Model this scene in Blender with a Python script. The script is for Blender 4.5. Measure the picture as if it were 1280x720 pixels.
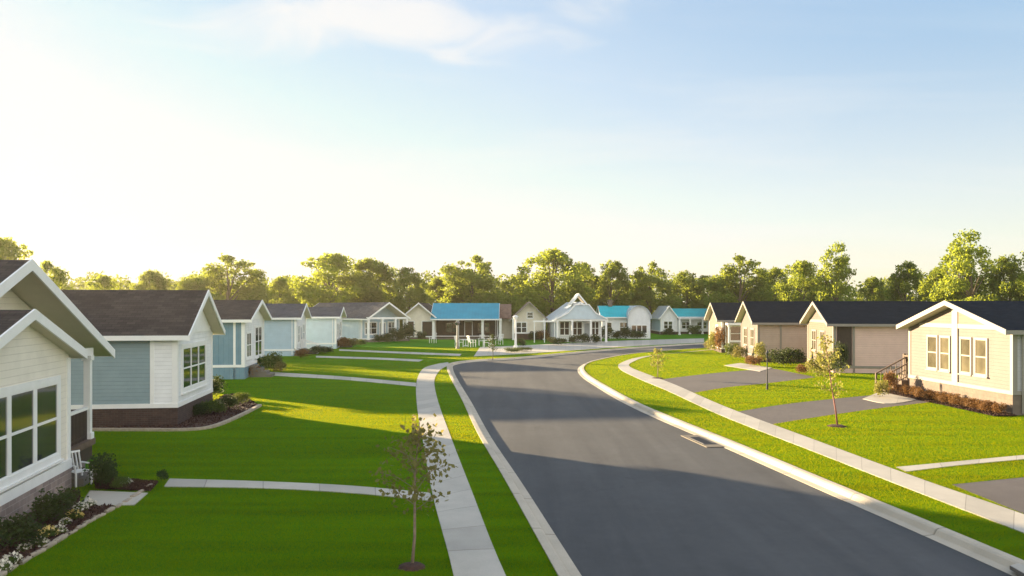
import bpy, bmesh, math, random
import numpy as np
from mathutils import Vector, Matrix
from mathutils.geometry import tessellate_polygon

for o in list(bpy.data.objects):
    bpy.data.objects.remove(o)
scene = bpy.context.scene
COL = scene.collection
R = math.radians

# ---------------------------------------------------------------- camera
CAMH, F, CX, HY = 4.4, 1000.0, 640.0, 385.0
cam_d = bpy.data.cameras.new('camera')
cam_d.sensor_width = 36.0
cam_d.lens = 36.0 * F / 1280.0
cam_d.shift_y = (HY - 360.0) / 1280.0
cam_d.clip_start = 0.1
cam_d.clip_end = 6000
cam = bpy.data.objects.new('camera', cam_d)
cam.location = (0, 0, CAMH)
cam.rotation_euler = (R(90), 0, 0)
COL.objects.link(cam)
scene.camera = cam

# ---------------------------------------------------------------- light
VEIL = 3.45
BACK_FILL = 2.2
SUN_AZ, SUN_EL = -52.0, 8.8          # degrees from +Y towards +X, degrees up
az, el = R(SUN_AZ), R(SUN_EL)
world = bpy.data.worlds.new("World")
scene.world = world
world.use_nodes = True
wn, wl = world.node_tree.nodes, world.node_tree.links
wn.clear()
wout = wn.new('ShaderNodeOutputWorld')
bg = wn.new('ShaderNodeBackground')
sky = wn.new('ShaderNodeTexSky')
sky.sky_type = 'NISHITA'
sky.sun_disc = False
sky.sun_elevation = el
sky.sun_rotation = az
sky.air_density = 1.0
sky.dust_density = 0.3
sky.ozone_density = 1.5
bg.inputs['Strength'].default_value = 0.054
# thin clouds drawn on the sky by direction
tc = wn.new('ShaderNodeTexCoord')
sep = wn.new('ShaderNodeSeparateXYZ')
wl.new(tc.outputs['Generated'], sep.inputs[0])
mz = wn.new('ShaderNodeMath'); mz.operation = 'MAXIMUM'; mz.inputs[1].default_value = 0.0
wl.new(sep.outputs['Z'], mz.inputs[0])
az_ = wn.new('ShaderNodeMath'); az_.operation = 'ADD'; az_.inputs[1].default_value = 0.12
wl.new(mz.outputs[0], az_.inputs[0])
dx = wn.new('ShaderNodeMath'); dx.operation = 'DIVIDE'
dy = wn.new('ShaderNodeMath'); dy.operation = 'DIVIDE'
wl.new(sep.outputs['X'], dx.inputs[0]); wl.new(az_.outputs[0], dx.inputs[1])
wl.new(sep.outputs['Y'], dy.inputs[0]); wl.new(az_.outputs[0], dy.inputs[1])
cmb = wn.new('ShaderNodeCombineXYZ')
wl.new(dx.outputs[0], cmb.inputs['X']); wl.new(dy.outputs[0], cmb.inputs['Y'])
mp = wn.new('ShaderNodeMapping')
mp.inputs['Location'].default_value = (2.1, 0.35, 0)
mp.inputs['Rotation'].default_value = (0, 0, R(-22))
mp.inputs['Scale'].default_value = (0.55, 1.5, 1)
wl.new(cmb.outputs[0], mp.inputs[0])
nz = wn.new('ShaderNodeTexNoise')
nz.inputs['Scale'].default_value = 0.9
nz.inputs['Detail'].default_value = 8
nz.inputs['Roughness'].default_value = 0.6
nz.inputs['Distortion'].default_value = 0.5
wl.new(mp.outputs[0], nz.inputs['Vector'])
rmp = wn.new('ShaderNodeValToRGB')
rmp.color_ramp.elements[0].position = 0.47
rmp.color_ramp.elements[1].position = 0.80
wl.new(nz.outputs['Fac'], rmp.inputs[0])
# one soft bank of cloud high up, broken by the same noise
cmap = wn.new('ShaderNodeMapping'); cmap.vector_type = 'POINT'
cmap.inputs['Location'].default_value = (0.30/0.62, -2.06/0.30, 0)
cmap.inputs['Scale'].default_value = (1/0.62, 1/0.30, 1)
wl.new(cmb.outputs[0], cmap.inputs[0])
cl = wn.new('ShaderNodeVectorMath'); cl.operation = 'LENGTH'; wl.new(cmap.outputs[0], cl.inputs[0])
cs = wn.new('ShaderNodeMath'); cs.operation = 'SUBTRACT'; cs.inputs[0].default_value = 1.15; wl.new(cl.outputs['Value'], cs.inputs[1])
nb = wn.new('ShaderNodeTexNoise'); nb.inputs['Scale'].default_value = 3.0; nb.inputs['Detail'].default_value = 7; nb.inputs['Distortion'].default_value = 0.8
wl.new(cmb.outputs[0], nb.inputs['Vector'])
cn = wn.new('ShaderNodeMath'); cn.operation = 'MULTIPLY_ADD'; cn.inputs[1].default_value = 2.4; cn.inputs[2].default_value = -1.35
wl.new(nb.outputs['Fac'], cn.inputs[0])
ca = wn.new('ShaderNodeMath'); ca.operation = 'ADD'; wl.new(cs.outputs[0], ca.inputs[0]); wl.new(cn.outputs[0], ca.inputs[1])
cr = wn.new('ShaderNodeMapRange'); cr.interpolation_type = 'SMOOTHSTEP'
cr.inputs['From Min'].default_value = 0.0; cr.inputs['From Max'].default_value = 1.0; cr.inputs['To Max'].default_value = 0.80
wl.new(ca.outputs[0], cr.inputs['Value'])
cm0 = wn.new('ShaderNodeMath'); cm0.operation = 'MULTIPLY'; cm0.inputs[1].default_value = 0.5
wl.new(rmp.outputs['Color'], cm0.inputs[0])
cm = wn.new('ShaderNodeMath'); cm.operation = 'MAXIMUM'
wl.new(cm0.outputs[0], cm.inputs[0]); wl.new(cr.outputs['Result'], cm.inputs[1])
mix = wn.new('ShaderNodeMix'); mix.data_type = 'RGBA'
wl.new(cm.outputs[0], mix.inputs['Factor'])
# high thin haze veil: evens the glow round the sun and whitens the sky towards the horizon
cap = wn.new('ShaderNodeMix'); cap.data_type = 'RGBA'; cap.blend_type = 'DARKEN'; cap.inputs['Factor'].default_value = 1.0
wl.new(sky.outputs[0], cap.inputs['A']); cap.inputs['B'].default_value = (4.1, 3.7, 3.4, 1)
vr = wn.new('ShaderNodeValToRGB')
ve_ = vr.color_ramp.elements
ve_[0].position = 0.0; ve_[0].color = (1.0, 0.95, 0.86, 1)
ve_[1].position = 0.55; ve_[1].color = (0.36, 0.60, 0.95, 1)
e_ = ve_.new(0.13); e_.color = (0.98, 0.965, 0.95, 1)
e_ = ve_.new(0.30); e_.color = (0.76, 0.86, 0.98, 1)
wl.new(mz.outputs[0], vr.inputs[0])
vs_ = wn.new('ShaderNodeMix'); vs_.data_type = 'RGBA'; vs_.blend_type = 'MULTIPLY'; vs_.inputs['Factor'].default_value = 1.0
wl.new(vr.outputs['Color'], vs_.inputs['A']); vs_.inputs['B'].default_value = (VEIL, VEIL, VEIL, 1)
veil = wn.new('ShaderNodeMix'); veil.data_type = 'RGBA'; veil.inputs['Factor'].default_value = 0.60
wl.new(cap.outputs['Result'], veil.inputs['A']); wl.new(vs_.outputs['Result'], veil.inputs['B'])
wl.new(veil.outputs['Result'], mix.inputs['A'])
mix.inputs['B'].default_value = (VEIL*1.05, VEIL*1.02, VEIL*0.98, 1)
# added unseen bright cloud bank behind the camera, put in to lift shaded walls
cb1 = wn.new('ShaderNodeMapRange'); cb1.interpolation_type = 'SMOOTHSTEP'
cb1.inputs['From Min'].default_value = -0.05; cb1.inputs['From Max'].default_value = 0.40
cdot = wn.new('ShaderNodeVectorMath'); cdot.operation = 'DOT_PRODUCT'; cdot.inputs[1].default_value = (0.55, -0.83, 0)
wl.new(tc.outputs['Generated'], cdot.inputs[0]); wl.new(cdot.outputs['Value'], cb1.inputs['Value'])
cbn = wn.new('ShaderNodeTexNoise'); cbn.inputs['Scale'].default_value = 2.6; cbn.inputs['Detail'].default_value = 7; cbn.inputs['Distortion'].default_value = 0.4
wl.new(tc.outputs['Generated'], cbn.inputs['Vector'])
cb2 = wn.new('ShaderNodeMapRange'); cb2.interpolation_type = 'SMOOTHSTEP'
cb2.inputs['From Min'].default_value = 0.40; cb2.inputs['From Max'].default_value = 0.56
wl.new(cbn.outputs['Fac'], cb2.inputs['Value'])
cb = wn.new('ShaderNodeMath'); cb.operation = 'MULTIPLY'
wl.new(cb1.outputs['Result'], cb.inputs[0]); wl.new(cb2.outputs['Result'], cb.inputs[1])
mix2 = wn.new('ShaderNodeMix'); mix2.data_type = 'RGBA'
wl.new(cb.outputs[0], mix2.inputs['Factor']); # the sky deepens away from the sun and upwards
tx_ = wn.new('ShaderNodeMapRange'); tx_.interpolation_type = 'SMOOTHSTEP'
tx_.inputs['From Min'].default_value = -0.05; tx_.inputs['From Max'].default_value = 0.60; wl.new(sep.outputs['X'], tx_.inputs['Value'])
tz_ = wn.new('ShaderNodeMapRange'); tz_.interpolation_type = 'SMOOTHSTEP'
tz_.inputs['From Min'].default_value = 0.08; tz_.inputs['From Max'].default_value = 0.42; wl.new(sep.outputs['Z'], tz_.inputs['Value'])
tm_ = wn.new('ShaderNodeMath'); tm_.operation = 'MULTIPLY'; wl.new(tx_.outputs['Result'], tm_.inputs[0]); wl.new(tz_.outputs['Result'], tm_.inputs[1])
deep = wn.new('ShaderNodeMix'); deep.data_type = 'RGBA'; deep.blend_type = 'MULTIPLY'
wl.new(tm_.outputs[0], deep.inputs['Factor']); wl.new(mix.outputs['Result'], deep.inputs['A']); deep.inputs['B'].default_value = (0.58, 0.80, 0.98, 1)
wl.new(deep.outputs['Result'], mix2.inputs['A'])
mix2.inputs['B'].default_value = (VEIL*BACK_FILL, VEIL*BACK_FILL*0.96, VEIL*BACK_FILL*0.88, 1)
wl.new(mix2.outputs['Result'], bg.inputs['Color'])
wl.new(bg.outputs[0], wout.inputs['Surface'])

sun_d = bpy.data.lights.new('sun', 'SUN')
sun_d.energy = 5.0
sun_d.angle = R(0.8)
sun_d.color = (1.0, 0.77, 0.47)
sun = bpy.data.objects.new('sun', sun_d)
dvec = Vector((math.sin(az) * math.cos(el), math.cos(az) * math.cos(el), math.sin(el)))
sun.rotation_euler = dvec.to_track_quat('Z', 'Y').to_euler()
sun.location = dvec * 300
COL.objects.link(sun)

scene.view_settings.view_transform = 'Standard'
scene.view_settings.look = 'None'
scene.view_settings.gamma = 1
scene.view_settings.exposure = 2.35
try:
    scene.cycles.use_denoising = True
    scene.cycles.max_bounces = 8
    scene.cycles.volume_bounces = 0
except Exception:
    pass

# ---------------------------------------------------------------- helpers
def G(px, py, z=0.0):
    """A point of the ground plane seen at photograph position px, py."""
    D = F * (CAMH - z) / (py - HY)
    return Vector(((px - CX) * D / F, D, z))

def tag(o, label=None, cat=None, group=None, kind=None):
    if label: o['label'] = label
    if cat: o['category'] = cat
    if group: o['group'] = group
    if kind: o['kind'] = kind
    return o

def empty(name, loc, rz=0.0):
    o = bpy.data.objects.new(name, None)
    o.empty_display_size = 0.3
    o.location = loc
    o.rotation_euler = (0, 0, rz)
    COL.objects.link(o)
    return o

class MB:
    def __init__(s):
        s.v, s.f = [], []
        s.uv = None
    def add(s, vs, fs):
        n = len(s.v)
        s.v.extend([tuple(v) for v in vs])
        s.f.extend([tuple(i + n for i in f) for f in fs])
    def box(s, a, b):
        x0, x1 = sorted((a[0], b[0])); y0, y1 = sorted((a[1], b[1])); z0, z1 = sorted((a[2], b[2]))
        s.add([(x0,y0,z0),(x1,y0,z0),(x1,y1,z0),(x0,y1,z0),(x0,y0,z1),(x1,y0,z1),(x1,y1,z1),(x0,y1,z1)],
              [(0,3,2,1),(4,5,6,7),(0,1,5,4),(1,2,6,5),(2,3,7,6),(3,0,4,7)])
        return s
    def prism(s, poly, x0, x1):
        """poly in (y, z), extruded along x."""
        n = len(poly)
        vs = [(x0, p[0], p[1]) for p in poly] + [(x1, p[0], p[1]) for p in poly]
        fs = [tuple(range(n)), tuple(range(2*n-1, n-1, -1))]
        fs += [(i, (i+1) % n, n+(i+1) % n, n+i) for i in range(n)]
        s.add(vs, fs); return s
    def zprism(s, poly, z0, z1):
        n = len(poly)
        vs = [(p[0], p[1], z0) for p in poly] + [(p[0], p[1], z1) for p in poly]
        fs = [tuple(range(n)), tuple(range(2*n-1, n-1, -1))]
        fs += [(i, (i+1) % n, n+(i+1) % n, n+i) for i in range(n)]
        s.add(vs, fs); return s
    def tube(s, pts, radii, seg=8):
        pts = [Vector(p) for p in pts]
        if isinstance(radii, (int, float)): radii = [radii]*len(pts)
        vs, fs = [], []
        for i, p in enumerate(pts):
            d = (pts[min(i+1, len(pts)-1)] - pts[max(i-1, 0)]).normalized()
            up = Vector((0, 0, 1)) if abs(d.z) < 0.9 else Vector((1, 0, 0))
            a = d.cross(up).normalized(); b = d.cross(a).normalized()
            for k in range(seg):
                t = 2*math.pi*k/seg
                vs.append(p + (a*math.cos(t) + b*math.sin(t))*radii[i])
        for i in range(len(pts)-1):
            for k in range(seg):
                k2 = (k+1) % seg
                fs.append((i*seg+k, i*seg+k2, (i+1)*seg+k2, (i+1)*seg+k))
        fs.append(tuple(range(seg))); fs.append(tuple(range((len(pts)-1)*seg+seg-1, (len(pts)-1)*seg-1, -1)))
        s.add(vs, fs); return s
    def bar(s, p, q, w, h):
        """rectangular bar from p to q."""
        p, q = Vector(p), Vector(q)
        d = (q-p).normalized()
        up = Vector((0, 0, 1)) if abs(d.z) < 0.95 else Vector((1, 0, 0))
        a = d.cross(up).normalized()*w/2; b = d.cross(a).normalized()*h/2
        vs = [p-a-b, p+a-b, p+a+b, p-a+b, q-a-b, q+a-b, q+a+b, q-a+b]
        s.add(vs, [(0,3,2,1),(4,5,6,7),(0,1,5,4),(1,2,6,5),(2,3,7,6),(3,0,4,7)]); return s
    def build(s, name, mat, parent=None, smooth=False, bevel=0, fix=True):
        me = bpy.data.meshes.new(name)
        me.from_pydata(s.v, [], s.f)
        if fix:
            bm = bmesh.new(); bm.from_mesh(me)
            bmesh.ops.recalc_face_normals(bm, faces=bm.faces)
            bm.to_mesh(me); bm.free()
        if smooth:
            me.polygons.foreach_set('use_smooth', [True]*len(me.polygons))
        o = bpy.data.objects.new(name, me)
        me.materials.append(mat)
        COL.objects.link(o)
        if parent: o.parent = parent
        if bevel:
            m = o.modifiers.new('bevel', 'BEVEL'); m.width = bevel; m.segments = 2; m.limit_method = 'ANGLE'
        return o

def np_mesh(name, V, k, mat):
    """V: (n*k, 3) array, consecutive groups of k verts form one face."""
    n = len(V)//k
    me = bpy.data.meshes.new(name)
    me.vertices.add(len(V)); me.vertices.foreach_set('co', np.asarray(V, dtype=np.float32).ravel())
    me.loops.add(n*k); me.loops.foreach_set('vertex_index', np.arange(n*k, dtype=np.int32))
    me.polygons.add(n)
    me.polygons.foreach_set('loop_start', np.arange(0, n*k, k, dtype=np.int32))
    me.polygons.foreach_set('loop_total', np.full(n, k, dtype=np.int32))
    me.update(calc_edges=True)
    me.materials.append(mat)
    return me

def link_mesh(name, me, parent=None, loc=None):
    o = bpy.data.objects.new(name, me)
    COL.objects.link(o)
    if parent: o.parent = parent
    if loc is not None: o.location = loc
    return o

# ---------------------------------------------------------------- materials
def mat_new(name):
    m = bpy.data.materials.new(name); m.use_nodes = True
    nt = m.node_tree
    return m, nt.nodes, nt.links, nt.nodes['Principled BSDF']

def node(ns, t, **kw):
    n = ns.new(t)
    for k, v in kw.items(): setattr(n, k, v)
    return n

def math_n(ns, ls, op, a, b=None):
    n = ns.new('ShaderNodeMath'); n.operation = op
    for i, x in enumerate((a, b)):
        if x is None: continue
        if isinstance(x, (int, float)): n.inputs[i].default_value = x
        else: ls.new(x, n.inputs[i])
    return n.outputs[0]

def ramp(ns, ls, fac, stops):
    r = ns.new('ShaderNodeValToRGB')
    el_ = r.color_ramp.elements
    while len(el_) < len(stops): el_.new(0.5)
    for e, (p, c) in zip(el_, stops):
        e.position = p; e.color = (*c, 1)
    ls.new(fac, r.inputs[0])
    return r.outputs['Color']

def mixc(ns, ls, fac, a, b, mode='MIX'):
    m = ns.new('ShaderNodeMix'); m.data_type = 'RGBA'; m.blend_type = mode
    if isinstance(fac, (int, float)): m.inputs['Factor'].default_value = fac
    else: ls.new(fac, m.inputs['Factor'])
    for k, x in (('A', a), ('B', b)):
        if isinstance(x, tuple): m.inputs[k].default_value = (*x, 1)
        else: ls.new(x, m.inputs[k])
    return m.outputs['Result']

def noise(ns, ls, scale, detail=4, rough=0.55, vec=None, dist=0):
    n = ns.new('ShaderNodeTexNoise')
    n.inputs['Scale'].default_value = scale; n.inputs['Detail'].default_value = detail
    n.inputs['Roughness'].default_value = rough; n.inputs['Distortion'].default_value = dist
    if vec is None:
        t = ns.new('ShaderNodeTexCoord'); vec = t.outputs['Object']
    ls.new(vec, n.inputs['Vector'])
    return n.outputs['Fac']

def bump(ns, ls, bs, h, strength=0.3, dist=0.02):
    b = ns.new('ShaderNodeBump')
    b.inputs['Strength'].default_value = strength; b.inputs['Distance'].default_value = dist
    ls.new(h, b.inputs['Height']); ls.new(b.outputs[0], bs.inputs['Normal'])

def objc(ns, ls):
    t = ns.new('ShaderNodeTexCoord')
    s = ns.new('ShaderNodeSeparateXYZ'); ls.new(t.outputs['Object'], s.inputs[0])
    return t.outputs['Object'], s.outputs

def scale_c(c, k): return tuple(x*k for x in c)

def plain(name, c, rough=0.6, var=0.12, sc=3.0, metal=0.0):
    m, ns, ls, bs = mat_new(name)
    f = noise(ns, ls, sc, 5)
    ls.new(ramp(ns, ls, f, [(0.3, scale_c(c, 1-var)), (0.7, scale_c(c, 1+var*0.6))]), bs.inputs['Base Color'])
    bs.inputs['Roughness'].default_value = rough; bs.inputs['Metallic'].default_value = metal
    return m

def siding(name, c, period=0.15, vertical=False):
    m, ns, ls, bs = mat_new(name)
    vec, s = objc(ns, ls)
    if vertical:
        a = math_n(ns, ls, 'ADD', s['X'], s['Y'])
    else:
        a = s['Z']
    fr = math_n(ns, ls, 'FRACT', math_n(ns, ls, 'DIVIDE', a, period))
    # each board leans out to its lower edge; the top of the board has a shadow gap
    line = ramp(ns, ls, fr, [(0.0, (0.55, 0.55, 0.55)), (0.07, (1, 1, 1)), (1.0, (1, 1, 1))])
    f = noise(ns, ls, 1.6, 6, 0.6)
    base = ramp(ns, ls, f, [(0.3, scale_c(c, 0.90)), (0.7, scale_c(c, 1.05))])
    ls.new(mixc(ns, ls, 0.8, base, line, 'MULTIPLY'), bs.inputs['Base Color'])
    bs.inputs['Specular IOR Level'].default_value = 0.15
    inv = math_n(ns, ls, 'SUBTRACT', 1.0, fr)
    bump(ns, ls, bs, inv, 0.7, 0.03)
    bs.inputs['Roughness'].default_value = 0.55
    return m

def bricks(name, c1, c2, mortar, scale=1.0, w=0.21, h=0.075):
    m, ns, ls, bs = mat_new(name)
    vec, s = objc(ns, ls)
    cx = node(ns, 'ShaderNodeCombineXYZ')
    ls.new(math_n(ns, ls, 'ADD', s['X'], s['Y']), cx.inputs[0]); ls.new(s['Z'], cx.inputs[1])
    b = node(ns, 'ShaderNodeTexBrick')
    b.inputs['Scale'].default_value = scale
    b.inputs['Brick Width'].default_value = w; b.inputs['Row Height'].default_value = h
    b.inputs['Mortar Size'].default_value = 0.008; b.inputs['Mortar Smooth'].default_value = 0.3
    b.inputs['Color1'].default_value = (*c1, 1); b.inputs['Color2'].default_value = (*c2, 1)
    b.inputs['Mortar'].default_value = (*mortar, 1)
    ls.new(cx.outputs[0], b.inputs['Vector'])
    f = noise(ns, ls, 5, 5)
    ls.new(mixc(ns, ls, 0.5, b.outputs['Color'], ramp(ns, ls, f, [(0.3, (0.6, 0.6, 0.6)), (0.7, (1.15, 1.1, 1.05))]), 'MULTIPLY'), bs.inputs['Base Color'])
    bump(ns, ls, bs, math_n(ns, ls, 'SUBTRACT', 1.0, b.outputs['Fac']), 0.6, 0.01)
    bs.inputs['Roughness'].default_value = 0.85
    return m

def shingles(name, c1, c2):
    m, ns, ls, bs = mat_new(name)
    vec, s = objc(ns, ls)
    cx = node(ns, 'ShaderNodeCombineXYZ')
    ls.new(s['X'], cx.inputs[0]); ls.new(s['Y'], cx.inputs[1])
    b = node(ns, 'ShaderNodeTexBrick')
    b.inputs['Scale'].default_value = 1.0
    b.inputs['Brick Width'].default_value = 0.32; b.inputs['Row Height'].default_value = 0.15
    b.inputs['Mortar Size'].default_value = 0.006; b.inputs['Mortar Smooth'].default_value = 0.2
    b.inputs['Color1'].default_value = (*c1, 1); b.inputs['Color2'].default_value = (*c2, 1)
    b.inputs['Mortar'].default_value = (*scale_c(c1, 0.4), 1)
    ls.new(cx.outputs[0], b.inputs['Vector'])
    f = noise(ns, ls, 0.9, 6, 0.65)
    g = noise(ns, ls, 60, 3, 0.7)
    c = mixc(ns, ls, 0.55, b.outputs['Color'], ramp(ns, ls, f, [(0.3, (0.6, 0.6, 0.62)), (0.7, (1.3, 1.25, 1.2))]), 'MULTIPLY')
    c = mixc(ns, ls, 0.5, c, ramp(ns, ls, g, [(0.3, (0.6, 0.6, 0.6)), (0.7, (1.4, 1.4, 1.4))]), 'MULTIPLY')
    ls.new(c, bs.inputs['Base Color'])
    bump(ns, ls, bs, math_n(ns, ls, 'SUBTRACT', 1.0, b.outputs['Fac']), 0.5, 0.012)
    bs.inputs['Roughness'].default_value = 0.9
    bs.inputs['Specular IOR Level'].default_value = 0.12
    return m

def metal_roof(name, c):
    m, ns, ls, bs = mat_new(name)
    vec, s = objc(ns, ls)
    fr = math_n(ns, ls, 'FRACT', math_n(ns, ls, 'DIVIDE', s['X'], 0.45))
    line = ramp(ns, ls, fr, [(0.0, (0.6, 0.6, 0.6)), (0.1, (1, 1, 1)), (1, (1, 1, 1))])
    f = noise(ns, ls, 0.8, 5)
    base = ramp(ns, ls, f, [(0.3, scale_c(c, 0.85)), (0.7, scale_c(c, 1.08))])
    ls.new(mixc(ns, ls, 0.6, base, line, 'MULTIPLY'), bs.inputs['Base Color'])
    bump(ns, ls, bs, line, 0.4, 0.02)
    bs.inputs['Roughness'].default_value = 0.4
    return m

def foliage(name, c_dark, c_light, trans=0.45, tcol=None, rough=0.6):
    m, ns, ls, bs = mat_new(name)
    geo = node(ns, 'ShaderNodeNewGeometry')
    oi = node(ns, 'ShaderNodeObjectInfo')
    r = math_n(ns, ls, 'ADD', math_n(ns, ls, 'MULTIPLY', geo.outputs['Random Per Island'], 0.7),
               math_n(ns, ls, 'MULTIPLY', oi.outputs['Random'], 0.3))
    col = ramp(ns, ls, r, [(0.1, c_dark), (0.9, c_light)])
    bs.inputs['Roughness'].default_value = rough
    bs.inputs['Specular IOR Level'].default_value = 0.25
    ls.new(col, bs.inputs['Base Color'])
    tr = node(ns, 'ShaderNodeBsdfTranslucent')
    tcol = tcol or (c_light[0]*1.9, c_light[1]*1.6, c_light[2]*0.8)
    ls.new(mixc(ns, ls, 0.75, col, tcol), tr.inputs['Color'])
    mx = node(ns, 'ShaderNodeMixShader'); mx.inputs[0].default_value = trans
    out = ns['Material Output']
    ls.new(bs.outputs[0], mx.inputs[1]); ls.new(tr.outputs[0], mx.inputs[2])
    ls.new(mx.outputs[0], out.inputs['Surface'])
    return m

def grass_mat(name, blade):
    m, ns, ls, bs = mat_new(name)
    geo = node(ns, 'ShaderNodeNewGeometry')
    P = geo.outputs['Position']
    n1 = noise(ns, ls, 0.18, 4, 0.6, P)
    n2 = noise(ns, ls, 1.7, 5, 0.6, P)
    mp = node(ns, 'ShaderNodeMapping'); mp.inputs['Scale'].default_value = (0.10, 1.5, 1)
    mp.inputs['Rotation'].default_value = (0, 0, R(5))
    ls.new(P, mp.inputs[0])
    n3 = noise(ns, ls, 1.0, 3, 0.5, mp.outputs[0])
    v = math_n(ns, ls, 'ADD', math_n(ns, ls, 'MULTIPLY', n1, 0.25), math_n(ns, ls, 'ADD', math_n(ns, ls, 'MULTIPLY', n2, 0.2), math_n(ns, ls, 'MULTIPLY', n3, 0.55)))
    if blade:
        rnd = geo.outputs['Random Per Island']
        v = math_n(ns, ls, 'ADD', math_n(ns, ls, 'MULTIPLY', v, 0.8), math_n(ns, ls, 'MULTIPLY', rnd, 0.2))
    col = ramp(ns, ls, v, [(0.39, (0.030, 0.125, 0.002)), (0.5, (0.052, 0.180, 0.002)), (0.61, (0.080, 0.225, 0.003))])
    ls.new(col, bs.inputs['Base Color'])
    bs.inputs['Roughness'].default_value = 0.8
    bs.inputs['Specular IOR Level'].default_value = 0.04
    if blade:
        tr = node(ns, 'ShaderNodeBsdfTranslucent')
        ls.new(mixc(ns, ls, 0.55, col, (0.78, 0.60, 0.001)), tr.inputs['Color'])
        mx = node(ns, 'ShaderNodeMixShader'); mx.inputs[0].default_value = 0.52
        ls.new(bs.outputs[0], mx.inputs[1]); ls.new(tr.outputs[0], mx.inputs[2])
        ls.new(mx.outputs[0], ns['Material Output'].inputs['Surface'])
    else:
        n4 = noise(ns, ls, 22, 6, 0.7, P)
        bump(ns, ls, bs, n4, 1.0, 0.05)
    return m

def asphalt(name, c, wear=False):
    m, ns, ls, bs = mat_new(name)
    geo = node(ns, 'ShaderNodeNewGeometry'); P = geo.outputs['Position']
    n1 = noise(ns, ls, 0.22, 6, 0.65, P)
    n2 = noise(ns, ls, 90, 3, 0.7, P)
    n3 = noise(ns, ls, 2.5, 6, 0.7, P, 0.6)
    col = ramp(ns, ls, n1, [(0.3, scale_c(c, 0.85)), (0.7, scale_c(c, 1.18))])
    col = mixc(ns, ls, 0.35, col, ramp(ns, ls, n2, [(0.3, (0.45, 0.45, 0.45)), (0.7, (1.6, 1.6, 1.6))]), 'MULTIPLY')
    col = mixc(ns, ls, 0.4, col, ramp(ns, ls, n3, [(0.35, (0.75, 0.75, 0.75)), (0.65, (1.15, 1.15, 1.15))]), 'MULTIPLY')
    if wear:
        mp = node(ns, 'ShaderNodeMapping'); mp.inputs['Scale'].default_value = (1.1, 0.07, 1); mp.inputs['Rotation'].default_value = (0, 0, R(-6))
        ls.new(P, mp.inputs[0])
        n5 = noise(ns, ls, 1.0, 5, 0.6, mp.outputs[0], 0.4)
        col = mixc(ns, ls, 0.55, col, ramp(ns, ls, n5, [(0.35, (0.62, 0.62, 0.63)), (0.65, (1.34, 1.32, 1.28))]), 'MULTIPLY')
        vo = node(ns, 'ShaderNodeTexVoronoi'); vo.feature = 'DISTANCE_TO_EDGE'; vo.inputs['Scale'].default_value = 0.16
        dn = node(ns, 'ShaderNodeVectorMath'); dn.operation = 'ADD'
        nn_ = node(ns, 'ShaderNodeTexNoise'); nn_.inputs['Scale'].default_value = 0.9; nn_.inputs['Detail'].default_value = 6; ls.new(P, nn_.inputs['Vector'])
        sc_ = node(ns, 'ShaderNodeVectorMath'); sc_.operation = 'SCALE'; sc_.inputs['Scale'].default_value = 2.2; ls.new(nn_.outputs['Color'], sc_.inputs[0])
        ls.new(P, dn.inputs[0]); ls.new(sc_.outputs[0], dn.inputs[1]); ls.new(dn.outputs[0], vo.inputs['Vector'])
        ck = ramp(ns, ls, vo.outputs['Distance'], [(0.0, (0.55, 0.55, 0.55)), (0.006, (1, 1, 1)), (1, (1, 1, 1))])
        n6 = noise(ns, ls, 0.13, 2, 0.5, P)
        msk = ramp(ns, ls, n6, [(0.5, (0, 0, 0)), (0.6, (1, 1, 1))])
        col = mixc(ns, ls, msk, col, mixc(ns, ls, 1.0, col, ck, 'MULTIPLY'))
    ls.new(col, bs.inputs['Base Color'])
    bs.inputs['Roughness'].default_value = 0.82
    bump(ns, ls, bs, n2, 0.4, 0.01)
    return m

def concrete(name, c, joint=1.5, across=None):
    m, ns, ls, bs = mat_new(name)
    geo = node(ns, 'ShaderNodeNewGeometry'); P = geo.outputs['Position']
    uv = node(ns, 'ShaderNodeUVMap'); uv.uv_map = 'path'
    s = node(ns, 'ShaderNodeSeparateXYZ'); ls.new(uv.outputs[0], s.inputs[0])
    u = math_n(ns, ls, 'DIVIDE', s.outputs['X'], joint)
    fr = math_n(ns, ls, 'FRACT', u)
    line = ramp(ns, ls, fr, [(0.0, (0.34, 0.33, 0.32)), (0.022, (1, 1, 1)), (1, (1, 1, 1))])
    wn_ = node(ns, 'ShaderNodeTexWhiteNoise'); wn_.noise_dimensions = '1D'
    ls.new(math_n(ns, ls, 'FLOOR', u), wn_.inputs['W'])
    slab = ramp(ns, ls, wn_.outputs['Value'], [(0, (0.88, 0.88, 0.88)), (1, (1.06, 1.06, 1.06))])
    n1 = noise(ns, ls, 0.8, 6, 0.65, P)
    n2 = noise(ns, ls, 40, 4, 0.7, P)
    col = ramp(ns, ls, n1, [(0.3, scale_c(c, 0.85)), (0.7, scale_c(c, 1.08))])
    col = mixc(ns, ls, 0.3, col, ramp(ns, ls, n2, [(0.3, (0.7, 0.7, 0.7)), (0.7, (1.2, 1.2, 1.2))]), 'MULTIPLY')
    col = mixc(ns, ls, 1.0, col, slab, 'MULTIPLY')
    col = mixc(ns, ls, 1.0, col, line, 'MULTIPLY')
    ls.new(col, bs.inputs['Base Color'])
    bs.inputs['Roughness'].default_value = 0.8
    bump(ns, ls, bs, n2, 0.25, 0.005)
    return m

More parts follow.
